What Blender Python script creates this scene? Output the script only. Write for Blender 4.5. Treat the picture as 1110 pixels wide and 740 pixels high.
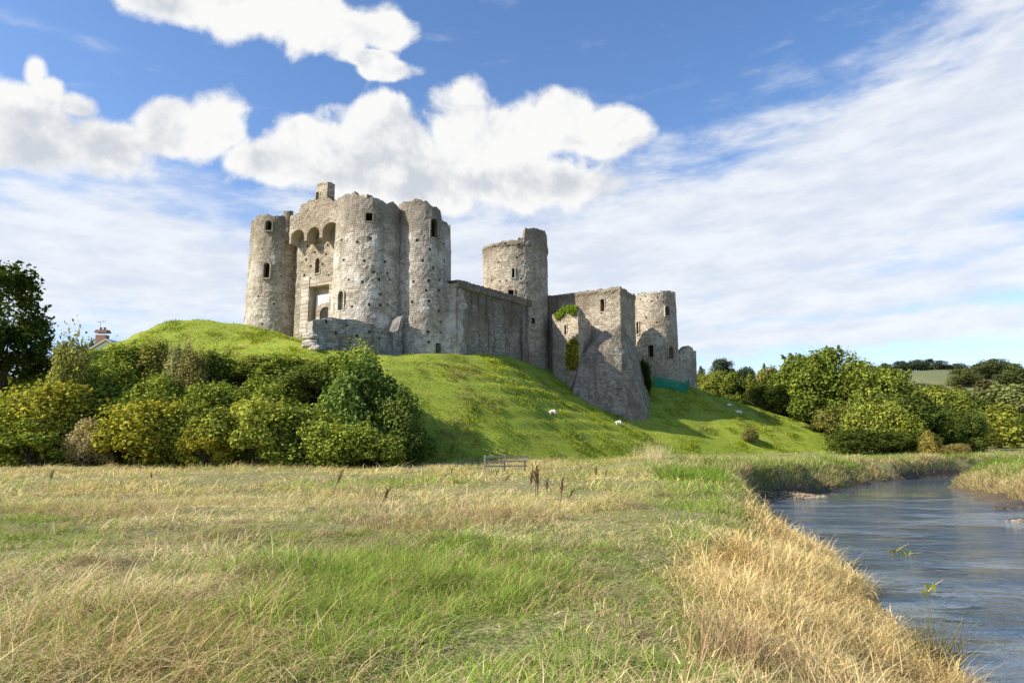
import bpy, bmesh, math, random
import numpy as np
from mathutils import Vector, Matrix, noise as mn

for o in list(bpy.data.objects):
    bpy.data.objects.remove(o)
SC = bpy.context.scene
COL = SC.collection
R = math.radians

# ------------------------------------------------------------------ camera
EYE = 2.0
FOC = 740.0                                   # focal length in pixels of a 1110 px wide frame (24 mm lens)
PITCH = math.atan(105.0 / 740.0)
SP, CP = math.sin(PITCH), math.cos(PITCH)
cam = bpy.data.cameras.new('camera')
cam.lens = 24.0
cam.sensor_width = 36.0
cam.clip_start = 0.1
cam.clip_end = 20000
cam_ob = bpy.data.objects.new('camera', cam)
COL.objects.link(cam_ob)
cam_ob.location = (0, 0, EYE)
cam_ob.rotation_euler = (math.pi / 2 + PITCH, 0, 0)
SC.camera = cam_ob


def ray(px, py):
    """direction of the line of sight used while surveying the photograph"""
    a, b = (px - 555.0) / FOC, (370.0 - py) / FOC
    return Vector((a, CP - b * SP, SP + b * CP))


def at(px, py, Y):
    d = ray(px, py)
    t = Y / d.y
    return Vector((d.x * t, Y, EYE + d.z * t))


# ------------------------------------------------------------------ light, exposure
SUN_AZ = (-0.945, -0.325)
SUN_EL = R(36)
_l = math.hypot(*SUN_AZ)
TOSUN = Vector((SUN_AZ[0] / _l * math.cos(SUN_EL), SUN_AZ[1] / _l * math.cos(SUN_EL), math.sin(SUN_EL)))
sun = bpy.data.lights.new('sun', 'SUN')
sun.energy = 5.0
sun.angle = R(0.55)
sun.color = (1.0, 0.93, 0.82)
sun_ob = bpy.data.objects.new('sun', sun)
COL.objects.link(sun_ob)
sun_ob.rotation_euler = TOSUN.to_track_quat('Z', 'Y').to_euler()
sun_ob.location = (-60, -20, 60)

SC.view_settings.view_transform = 'Standard'
SC.view_settings.look = 'None'
SC.view_settings.exposure = 0.65
SC.view_settings.gamma = 1.0
SC.view_settings.use_curve_mapping = False
SC.cycles.max_bounces = 5
SC.cycles.diffuse_bounces = 2
SC.cycles.transparent_max_bounces = 4


class NT:
    """small helper to write node trees"""
    def __init__(self, tree):
        self.t = tree
        tree.nodes.clear()

    def n(self, typ, ins=None, **props):
        nd = self.t.nodes.new(typ)
        for k, v in props.items():
            setattr(nd, k, v)
        for k, v in (ins or {}).items():
            self.set(nd.inputs[k], v)
        return nd

    def set(self, sock, v):
        if isinstance(v, bpy.types.NodeSocket):
            self.t.links.new(v, sock)
        else:
            sock.default_value = v

    def m(self, op, a, b=0.0, c=0.0, clamp=False):
        nd = self.t.nodes.new('ShaderNodeMath')
        nd.operation = op
        nd.use_clamp = clamp
        for i, v in enumerate((a, b, c)):
            self.set(nd.inputs[i], v)
        return nd.outputs[0]

    def add(self, a, b): return self.m('ADD', a, b)
    def sub(self, a, b): return self.m('SUBTRACT', a, b)
    def mul(self, a, b): return self.m('MULTIPLY', a, b)
    def mad(self, a, b, c): return self.m('MULTIPLY_ADD', a, b, c)

    def step(self, x, lo, hi):
        nd = self.t.nodes.new('ShaderNodeMapRange')
        nd.interpolation_type = 'SMOOTHSTEP'
        self.set(nd.inputs['Value'], x)
        nd.inputs['From Min'].default_value = lo
        nd.inputs['From Max'].default_value = hi
        return nd.outputs[0]

    def comb(self, x, y, z):
        nd = self.t.nodes.new('ShaderNodeCombineXYZ')
        for i, v in enumerate((x, y, z)):
            self.set(nd.inputs[i], v)
        return nd.outputs[0]

    def mix(self, f, a, b, blend='MIX'):
        nd = self.t.nodes.new('ShaderNodeMix')
        nd.data_type = 'RGBA'
        nd.blend_type = blend
        self.set(nd.inputs[0], f)
        for sock, v in ((nd.inputs[6], a), (nd.inputs[7], b)):
            if not isinstance(v, bpy.types.NodeSocket) and len(v) == 3:
                v = (*v, 1.0)
            self.set(sock, v)
        return nd.outputs[2]

    def noise(self, vec, scale, detail=4.0, rough=0.55, dist=0.0, dim='3D', out='Fac'):
        nd = self.t.nodes.new('ShaderNodeTexNoise')
        nd.noise_dimensions = dim
        self.set(nd.inputs['Vector'], vec)
        nd.inputs['Scale'].default_value = scale
        nd.inputs['Detail'].default_value = detail
        nd.inputs['Roughness'].default_value = rough
        nd.inputs['Distortion'].default_value = dist
        return nd.outputs[out]

    def scale3(self, vec, s, off=(0, 0, 0)):
        nd = self.t.nodes.new('ShaderNodeMapping')
        self.set(nd.inputs['Vector'], vec)
        nd.inputs['Scale'].default_value = s
        nd.inputs['Location'].default_value = off
        return nd.outputs[0]


# ------------------------------------------------------------------ sky with clouds
SKY_STRENGTH = 0.125
world = bpy.data.worlds.new('World')
SC.world = world
world.use_nodes = True
w = NT(world.node_tree)
sky = w.n('ShaderNodeTexSky', sky_type='NISHITA', sun_disc=False, sun_elevation=SUN_EL,
          sun_rotation=math.atan2(TOSUN.x, TOSUN.y), altitude=50.0, air_density=1.0, dust_density=0.6, ozone_density=1.6)
gen = w.n('ShaderNodeTexCoord').outputs['Generated']
sep = w.n('ShaderNodeSeparateXYZ', {'Vector': gen})
dx, dy, dz = sep.outputs
az = w.m('ARCTAN2', dx, dy)
el = w.m('ARCSINE', dz)


def azel(px, py):
    d = ray(px, py).normalized()
    return math.atan2(d.x, d.y), math.asin(d.z)


def blob(px, py, rx, ry, rot=0.0):
    a, e = azel(px, py)
    a2, _ = azel(px + (rx if px < 555 else -rx), py)
    ra = abs(a2 - a)
    re = ry / FOC * math.cos(e) ** 2
    u = w.sub(az, a)
    v = w.sub(el, e)
    if rot:
        c, s = math.cos(rot), math.sin(rot)
        u, v = w.add(w.mul(u, c), w.mul(v, s)), w.sub(w.mul(v, c), w.mul(u, s))
    u = w.mul(u, 1 / ra)
    v = w.mul(v, 1 / re)
    return w.sub(1.0, w.m('SQRT', w.add(w.mul(u, u), w.mul(v, v))))


def union(fs):
    r = fs[0]
    for f in fs[1:]:
        r = w.m('SMOOTH_MAX', r, f, 0.15)
    return r


CUM = ((185, 4, 70, 30), (255, 2, 75, 38), (335, 14, 90, 42), (395, 30, 50, 30), (425, 76, 34, 13), (400, 62, 30, 12),
       (38, 76, 17, 20), (52, 98, 26, 16), (35, 138, 90, 46), (110, 152, 90, 40), (190, 144, 64, 36), (236, 134, 36, 30), (84, 116, 36, 18),
       (292, 176, 56, 28), (362, 166, 76, 38), (430, 152, 62, 46), (502, 138, 58, 56), (560, 148, 66, 50), (606, 138, 46, 44),
       (655, 146, 52, 34), (480, 190, 215, 42))
cum = union([blob(*b) for b in CUM])
n_warp = w.noise(gen, 3.2, 3.0, 0.5, out='Color')
warped = w.n('ShaderNodeVectorMath', {0: gen, 1: w.n('ShaderNodeVectorMath', {0: n_warp, 1: (0.10, 0.10, 0.10)}, operation='MULTIPLY').outputs[0]}, operation='ADD').outputs[0]
n1 = w.noise(warped, 6.0, 10.0, 0.60)
off = w.n('ShaderNodeVectorMath', {0: warped, 1: (-0.016, -0.004, 0.022)}, operation='ADD').outputs[0]
n1s = w.noise(off, 6.0, 6.0, 0.55)
n1h = w.noise(warped, 20.0, 9.0, 0.62)
def puff(scale):
    nd = w.n('ShaderNodeTexVoronoi', {'Vector': warped, 'Scale': scale, 'Smoothness': 0.6}, feature='SMOOTH_F1')
    return w.sub(0.45, nd.outputs['Distance'])


p1, p2 = puff(13.0), puff(30.0)
dens = w.add(w.mul(cum, 1.05), w.mul(w.sub(n1, 0.45), 1.5))
dens = w.add(dens, w.add(w.mul(p1, 0.75), w.mul(p2, 0.40)))
dens = w.add(dens, w.mul(w.sub(n1h, 0.5), 0.95))
a_cum = w.step(dens, -0.10, 0.32)
emb = w.sub(n1, n1s)
deep = w.step(dens, 0.1, 0.8)


def underside(px, py, rx, ry):
    """grey base of one cumulus bank"""
    a, e = azel(px, py)
    re = ry / FOC * math.cos(e) ** 2
    v = w.add(w.mul(w.sub(el, e), 1 / re), w.add(w.mul(w.sub(n1, 0.5), 3.0), w.mul(p1, 0.8)))
    return w.mul(w.step(v, 0.55, -0.75), w.step(blob(px, py - 5, rx * 1.25, ry * 1.5), 0.0, 0.35))


under = w.m('MAXIMUM', w.m('MAXIMUM', underside(280, 18, 190, 48), underside(115, 145, 170, 52)), underside(475, 160, 240, 66))
lightness = w.mad(emb, 3.0, 0.90)
lightness = w.sub(lightness, w.mul(w.mul(under, deep), 0.33))
lightness = w.add(lightness, w.mul(p2, 0.25))
cum_col = w.mix(w.step(lightness, 0.35, 0.98), (0.40, 0.425, 0.465), (0.615, 0.615, 0.61))

band = union([blob(960, 200, 460, 120, 0.30), blob(660, 290, 520, 110, 0.03), blob(90, 275, 330, 84, -0.03),
              blob(900, 358, 400, 18), blob(1085, 346, 60, 12), blob(900, 318, 330, 30, 0.05)])
wv = w.comb(w.mul(w.add(az, w.mul(el, 0.4)), 4.4), w.mul(w.sub(el, w.mul(az, 0.10)), 10.5), 0.0)
n2 = w.noise(wv, 1.5, 7.0, 0.60, 0.3)
n3 = w.noise(w.comb(w.mul(az, 7.0), w.mul(w.sub(el, w.mul(az, 0.06)), 26.0), 3.0), 1.6, 5.0, 0.6)
sheet = w.add(w.mul(band, 0.95), w.add(w.mul(w.sub(n2, 0.5), 1.6), w.mul(w.sub(n3, 0.5), 0.75)))
a_sh = w.mul(w.step(sheet, -0.34, 0.50), 0.90)
wisp = w.noise(w.comb(w.mul(w.add(az, w.mul(el, -0.6)), 6.0), w.mul(el, 22.0), 7.0), 1.3, 7.0, 0.62)
a_wisp = w.mul(w.step(wisp, 0.55, 0.85), 0.35)
a_sh = w.m('MAXIMUM', a_sh, a_wisp)
sh_col = w.mix(w.step(n3, 0.3, 0.7), (0.48, 0.51, 0.57), (0.60, 0.615, 0.635))
hsv = w.n('ShaderNodeHueSaturation', {'Saturation': 1.22, 'Value': 1.08, 'Color': sky.outputs[0]})
blue = w.mix(1.0, hsv.outputs[0], (SKY_STRENGTH * 1.12, SKY_STRENGTH * 0.97, SKY_STRENGTH), 'MULTIPLY')
blue = w.mix(w.step(el, 0.24, 0.02), blue, w.mix(1.0, blue, (0.76, 0.86, 0.97), 'MULTIPLY'))
c1 = w.mix(a_sh, blue, sh_col)
c2 = w.mix(a_cum, c1, cum_col)
low = w.step(el, -0.02, 0.0)
c3 = w.mix(low, (0.10, 0.12, 0.07), c2)
bg = w.n('ShaderNodeBackground', {'Color': c3, 'Strength': 1.0})
w.n('ShaderNodeOutputWorld', {'Surface': bg.outputs[0]})

# ------------------------------------------------------------------ object helpers


def tag(o, label=None, cat=None, group=None, kind=None):
    if label: o['label'] = label
    if cat: o['category'] = cat
    if group: o['group'] = group
    if kind: o['kind'] = kind
    return o


def thing(name, loc, label, cat, group=None):
    o = bpy.data.objects.new(name, None)
    o.empty_display_size = 0.5
    o.location = loc
    COL.objects.link(o)
    return tag(o, label, cat, group)


def link(name, me, parent=None, world_space=True):
    o = bpy.data.objects.new(name, me)
    COL.objects.link(o)
    if parent is not None:
        o.parent = parent
        if world_space and parent.parent is None:
            o.matrix_parent_inverse = Matrix.Translation(parent.location).inverted()
    return o


def mesh_np(name, verts, faces, mat=None, color=None, smooth=False):
    """faces: (n,4) or (n,3) int array, or a list of those"""
    me = bpy.data.meshes.new(name)
    fl = faces if isinstance(faces, list) else [faces]
    fl = [f for f in fl if len(f)]
    me.vertices.add(len(verts))
    me.vertices.foreach_set('co', np.ascontiguousarray(verts, dtype=np.float32).ravel())
    loops = np.concatenate([f.ravel() for f in fl]).astype(np.int32)
    counts = np.concatenate([np.full(len(f), f.shape[1]) for f in fl]).astype(np.int32)
    me.loops.add(len(loops))
    me.loops.foreach_set('vertex_index', loops)
    me.polygons.add(len(counts))
    starts = np.concatenate([[0], np.cumsum(counts)[:-1]]).astype(np.int32)
    me.polygons.foreach_set('loop_start', starts)
    me.polygons.foreach_set('loop_total', counts)
    if smooth:
        me.polygons.foreach_set('use_smooth', np.ones(len(counts), dtype=bool))
    if color is not None:
        ca = me.color_attributes.new('col', 'FLOAT_COLOR', 'POINT')
        c4 = np.ones((len(verts), 4), dtype=np.float32)
        c4[:, :color.shape[1]] = color
        ca.data.foreach_set('color', c4.ravel())
    me.update()
    if mat: me.materials.append(mat)
    return me


def bm_mesh(name, bm, mat=None):
    me = bpy.data.meshes.new(name)
    bmesh.ops.recalc_face_normals(bm, faces=bm.faces)
    bm.to_mesh(me)
    bm.free()
    if mat: me.materials.append(mat)
    return me


def hash2(ix, iy, seed):
    n = (ix.astype(np.int64) * 374761393 + iy.astype(np.int64) * 668265263 + seed * 974711) & 0xFFFFFFFF
    n = ((n ^ (n >> 13)) * 1274126177) & 0xFFFFFFFF
    n = n ^ (n >> 16)
    return (n & 0xFFFF) / 65535.0


def vnoise(x, y, scale, seed=0, octaves=3):
    """value noise, 0..1"""
    x = np.asarray(x, dtype=float) * scale
    y = np.asarray(y, dtype=float) * scale
    tot, amp, norm = 0.0, 1.0, 0.0
    for k in range(octaves):
        ix, iy = np.floor(x), np.floor(y)
        fx, fy = x - ix, y - iy
        fx, fy = fx * fx * (3 - 2 * fx), fy * fy * (3 - 2 * fy)
        a, b = hash2(ix, iy, seed + k), hash2(ix + 1, iy, seed + k)
        c, d = hash2(ix, iy + 1, seed + k), hash2(ix + 1, iy + 1, seed + k)
        tot = tot + amp * ((a * (1 - fx) + b * fx) * (1 - fy) + (c * (1 - fx) + d * fx) * fy)
        norm += amp
        amp *= 0.5
        x, y = x * 2.03 + 11.3, y * 2.03 + 5.7
    return tot / norm


def sstep(x, a, b):
    t = np.clip((x - a) / (b - a), 0, 1)
    return t * t * (3 - 2 * t)


# ------------------------------------------------------------------ terrain
FOOT = np.array([(-120, 70), (-75, 56), (-45, 51), (-20, 52), (-8, 56), (0, 60), (7, 66), (13, 74), (20, 82), (30, 88.5), (44, 94.5), (55, 101),
                 (60, 113), (54, 150), (0, 190), (-120, 190)], float)
TOPP = np.array([(-85, 96, 6), (-60, 86, 7.0), (-48, 80, 9.6), (-38, 74.5, 15.2), (-29, 75.5, 14.8), (-23, 70, 12.2), (-19.5, 67.5, 10.8),
                 (-13, 69.5, 10.4), (-7.5, 73, 10.8), (-5, 77.5, 11.6), (-0.5, 87, 12.4), (3, 94.5, 12.4), (10, 99, 11.6), (16, 102, 11.2), (21, 104, 11.2),
                 (26, 107, 11.0), (30, 113, 10.5), (27, 135, 11), (-30, 150, 13), (-70, 140, 8), (-85, 130, 6)], float)
WATER_L = [(4.2, -6), (4.6, 2), (5.3, 7), (6.6, 11), (7.8, 15), (9.1, 20), (10.4, 27), (11.8, 34), (13.6, 39.5), (16.2, 43), (20, 46), (25, 51.5), (31, 58),
           (37, 63.5), (43, 67), (52, 70), (80, 74), (140, 82)]
WATER_R = [(140, 70), (80, 65), (58, 62), (46, 60.5), (38, 57.5), (33, 52.5), (30.5, 47.5), (29, 42), (27.5, 37), (25.5, 31), (24, 26), (22.5, 20), (21, 12), (20, 2), (19, -6)]
WPOLY = np.array(WATER_L + WATER_R, float)
WLEVEL = -1.6


def seg_dist(px, py, poly, closed=True):
    """distance to a polygon outline and the index+fraction of the nearest place on it"""
    best = np.full(px.shape, 1e9)
    bi = np.zeros(px.shape)
    n = len(poly)
    for i in range(n if closed else n - 1):
        ax, ay = poly[i][:2]
        bx, by = poly[(i + 1) % n][:2]
        vx, vy = bx - ax, by - ay
        t = np.clip(((px - ax) * vx + (py - ay) * vy) / (vx * vx + vy * vy), 0, 1)
        d = np.hypot(px - ax - t * vx, py - ay - t * vy)
        m = d < best
        best = np.where(m, d, best)
        bi = np.where(m, i + t, bi)
    return best, bi


def inside(px, py, poly):
    r = np.zeros(px.shape, bool)
    n = len(poly)
    for i in range(n):
        ax, ay = poly[i][:2]
        bx, by = poly[(i + 1) % n][:2]
        c = (ay > py) != (by > py)
        xi = ax + (py - ay) * (bx - ax) / (by - ay if by != ay else 1e-9)
        r ^= c & (px < xi)
    return r


TS = []
for i in range(len(TOPP)):
    a, b = TOPP[i], TOPP[(i + 1) % len(TOPP)]
    for k in range(6):
        TS.append(a + (b - a) * k / 6)
TS = np.array(TS)


def mound_t(x, y):
    ins_f, ins_t = inside(x, y, FOOT), inside(x, y, TOPP)
    df, _ = seg_dist(x, y, FOOT)
    dt, _ = seg_dist(x, y, TOPP)
    t = np.where(ins_t, 1.0, df / (df + dt + 1e-6))
    return np.where(ins_f, t, 0.0), dt


def ground_z(x, y):
    x = np.atleast_1d(np.asarray(x, float))
    y = np.atleast_1d(np.asarray(y, float))
    t, dt = mound_t(x, y)
    num = np.zeros(x.shape)
    den = np.zeros(x.shape)
    for p in TS:
        wgt = 1.0 / ((x - p[0]) ** 2 + (y - p[1]) ** 2 + 4.0) ** 1.5
        num += wgt * p[2]
        den += wgt
    ztop = num / den
    prof = t + (0.10 - 0.10 * sstep(x, -2, 6)) * np.sin(np.pi * np.clip(t, 0, 1))
    prof = np.where(t < 0.12, prof * (t / 0.12) ** 0.35 if np.ndim(t) else prof, prof)
    z = ztop * prof
    # uneven slope
    z = z + (vnoise(x, y, 0.22, 5) - 0.5) * 0.7 * sstep(t, 0.02, 0.3)
    # terraces trodden along the slope
    ter = sstep(t, 0.08, 0.25) * (1 - sstep(t, 0.9, 1.0))
    z = z + ter * 0.10 * np.sin(z * 5.2 + 5 * vnoise(x, y, 0.12, 17))
    # meadow
    m = 1 - sstep(t, 0.0, 0.1)
    z = z + m * ((vnoise(x, y, 0.13, 1) - 0.5) * 0.5 + (vnoise(x, y, 0.7, 2) - 0.5) * 0.22)
    z = z + 0.75 * np.exp(-(((x - 10.0) / 3.6) ** 2 + ((y - 46) / 6.0) ** 2))
    z = z + 0.25 * np.exp(-(((x - 7.0) / 3.0) ** 2 + ((y - 30) / 7.0) ** 2))
    z = z + 0.16 * (vnoise(x, y, 1.1, 13, 2) - 0.5) * m
    # hills far off
    hill = sstep(y, 170, 430) * 37 + sstep(y, 430, 1500) * 3
    hill = hill * (1 + 0.05 * np.sin(x * 0.021 + 1.2) + 0.16 * (vnoise(x, y, 0.006, 9) - 0.5))
    hill = hill + 5.5 * np.exp(-((x - 240) / 45) ** 2) * sstep(y, 250, 420) - 4 * np.exp(-((x - 300) / 30) ** 2) * sstep(y, 250, 420)
    hill = hill + 10 * np.exp(-((x - 340) / 110) ** 2 - ((y - 300) / 100) ** 2)
    z = z + hill
    # river
    wi = inside(x, y, WPOLY)
    wd, _ = seg_dist(x, y, WPOLY)
    left = x < 0.30 * y + 4.5
    width = np.where(left & (y < 38), 4.4 - 3.3 * sstep(y, 12, 36), 0.9)
    width = np.where(~left & (x > 20) & (y < 61), 2.6, width)
    width = width * (0.75 + 0.5 * vnoise(x, y, 0.5, 14))
    up = sstep(wd / width, -0.12, 1.0)
    rim = WLEVEL + 0.06
    zb = rim + (z - rim) * up
    zi = WLEVEL - np.minimum(0.5, wd * 0.25) + 0.1 * (vnoise(x, y, 0.6, 4) - 0.5)
    zi = zi + 0.36 * np.exp(-((x - 19.0) / 4.2) ** 2 - ((y - 43.4) / 1.3) ** 2) + 0.55 * np.exp(-((x - 23.5) / 3.0) ** 2 - ((y - 30.5) / 1.6) ** 2) \
        + 0.5 * np.exp(-((x - 27.5) / 3.4) ** 2 - ((y - 40.5) / 1.1) ** 2)
    near = wd < width * 1.0
    z = np.where(wi, zi, np.where(near, zb, z))
    return z


def gz(x, y):
    return float(ground_z(x, y)[0])


def axis(lo, hi, fine, far, growth=1.13):
    a = list(np.arange(lo, hi + 1e-6, fine))
    s = fine
    v = a[-1]
    while v < far:
        s *= growth
        v += s
        a.append(v)
    return a


xs = axis(-62, 62, 0.5, 4000)
xs = [-v for v in reversed([v for v in xs if v > 62])] + [v for v in xs]
ys = axis(-8, 122, 0.5, 6000)
ys = [-60, -35, -22, -14] + ys
XS, YS = np.array(xs), np.array(ys)
GX, GY = np.meshgrid(XS, YS)
gx, gy = GX.ravel(), GY.ravel()
gzv = ground_z(gx, gy)
nx, ny = len(XS), len(YS)
ii = np.arange(nx * ny).reshape(ny, nx)
quads = np.stack([ii[:-1, :-1], ii[:-1, 1:], ii[1:, 1:], ii[1:, :-1]], -1).reshape(-1, 4)
mt, _ = mound_t(gx, gy)
fq_m = mt[quads].mean(1) > 0.02
fq_h = (gy[quads].mean(1) > 175) & ~fq_m


def mat_new(name):
    m = bpy.data.materials.new(name)
    m.use_nodes = True
    return m, NT(m.node_tree)


def finish(nt, col, rough=0.9, bump=None, bump_dist=0.05, spec=0.2, bump_strength=1.0):
    p = nt.n('ShaderNodeBsdfPrincipled', {'Base Color': col, 'Roughness': rough, 'Specular IOR Level': spec})
    if bump is not None:
        b = nt.n('ShaderNodeBump', {'Height': bump, 'Distance': bump_dist, 'Strength': bump_strength})
        nt.t.links.new(b.outputs[0], p.inputs['Normal'])
    nt.n('ShaderNodeOutputMaterial', {'Surface': p.outputs[0]})
    return p


def ground_mat(name, c1, c2, c3, wet=False):
    m, n = mat_new(name)
    pos = n.n('ShaderNodeNewGeometry').outputs['Position']
    a = n.noise(pos, 0.35, 6, 0.6)
    b = n.noise(pos, 3.5, 5, 0.65)
    col = n.mix(n.step(a, 0.35, 0.65), c1, c2)
    col = n.mix(n.step(b, 0.48, 0.66), col, c3)
    if wet:
        fz = n.noise(n.scale3(pos, (1, 1, 0.4)), 22.0, 4, 0.7)
        col = n.mix(n.mul(n.step(fz, 0.50, 0.60), 0.75), col, (0.42, 0.35, 0.19))
        col = n.mix(n.mul(n.step(fz, 0.47, 0.38), 0.8), col, (0.055, 0.065, 0.02))
        z = n.n('ShaderNodeSeparateXYZ', {'Vector': pos}).outputs[2]
        k = n.step(n.add(z, n.mul(n.sub(b, 0.5), 0.6)), -0.45, -1.2)
        mud = n.mix(b, (0.075, 0.055, 0.038), (0.15, 0.115, 0.075))
        col = n.mix(k, col, mud)
        bedc = n.mix(n.step(n.noise(pos, 7.0, 3, 0.6), 0.4, 0.6), (0.13, 0.10, 0.055), (0.26, 0.21, 0.13))
        col = n.mix(n.step(z, -1.57, -1.62), col, bedc)
    finish(n, col, 0.95, n.noise(pos, 5.0, 6, 0.7), 0.10)
    return m


M_MEADOW = ground_mat('meadow_soil', (0.17, 0.20, 0.05), (0.27, 0.235, 0.105), (0.13, 0.15, 0.045), True)
M_MOUND = ground_mat('mound_turf', (0.225, 0.285, 0.028), (0.285, 0.325, 0.038), (0.17, 0.22, 0.024))


def hill_mat():
    m, n = mat_new('hill_fields')
    pos = n.n('ShaderNodeNewGeometry').outputs['Position']
    a = n.noise(pos, 0.010, 3, 0.5)
    b = n.noise(pos, 0.12, 5, 0.6)
    col = n.mix(n.step(a, 0.42, 0.58), (0.145, 0.155, 0.065), (0.215, 0.195, 0.10))
    col = n.mix(n.mul(b, 0.5), col, (0.09, 0.12, 0.045))
    finish(n, col, 0.95)
    return m


M_HILL = hill_mat()
GV = np.stack([gx, gy, gzv], 1)


def ground_piece(name, mask, mat):
    q = quads[mask]
    used, inv = np.unique(q, return_inverse=True)
    me = mesh_np(name, GV[used], inv.reshape(-1, 4), mat, smooth=True)
    return tag(link(name, me), kind='structure')


ground_piece('meadow_ground', ~fq_m & ~fq_h, M_MEADOW)
ground_piece('castle_hill', fq_m, M_MOUND)
ground_piece('distant_hills', fq_h, M_HILL)

# river water
def water_mat():
    m, n = mat_new('river_water')
    pos = n.n('ShaderNodeNewGeometry').outputs['Position']
    s = n.n('ShaderNodeSeparateXYZ', {'Vector': pos})
    big = n.noise(n.scale3(pos, (0.16, 0.34, 1)), 1.0, 3, 0.5)
    r1 = n.noise(n.scale3(pos, (0.9, 1.25, 1)), 1.35, 4, 0.62, 0.9)
    r2 = n.noise(n.scale3(pos, (1.0, 1.5, 1), (5, 3, 0)), 3.4, 3, 0.6, 0.6)
    calm = n.step(s.outputs[1], 44.0, 36.0)          # riffles this side of the bend, a still pool beyond it
    amp = n.mul(n.mad(n.step(big, 0.40, 0.60), 0.85, 0.15), n.mad(calm, 0.94, 0.06))
    h = n.mul(n.add(n.mul(r1, 0.85), n.mul(r2, 0.25)), amp)
    b = n.n('ShaderNodeBump', {'Height': h, 'Distance': 0.42, 'Strength': 1.0})
    deep = n.mix(n.step(n.noise(n.scale3(pos, (0.25, 0.6, 1)), 1.3, 4, 0.55), 0.4, 0.65), (0.045, 0.080, 0.118), (0.098, 0.122, 0.128))
    p = n.n('ShaderNodeBsdfPrincipled', {'Base Color': deep, 'Roughness': 0.07, 'IOR': 1.33, 'Specular IOR Level': 0.55, 'Normal': b.outputs[0]})
    n.n('ShaderNodeOutputMaterial', {'Surface': p.outputs[0]})
    return m


bm = bmesh.new()
wv_ = [bm.verts.new((x, y, WLEVEL)) for x, y in WATER_L + WATER_R]
# a little wider than the outline so that the banks dip into it
cx_ = WPOLY.mean(0)
f = bm.faces.new(wv_)
bmesh.ops.triangulate(bm, faces=[f])
bm.normal_update()
for fc in bm.faces:
    if fc.normal.z < 0: fc.normal_flip()
me = bpy.data.meshes.new('river')
bm.to_mesh(me); bm.free()
me.materials.append(water_mat())
tag(link('river', me), kind='structure')

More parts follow.
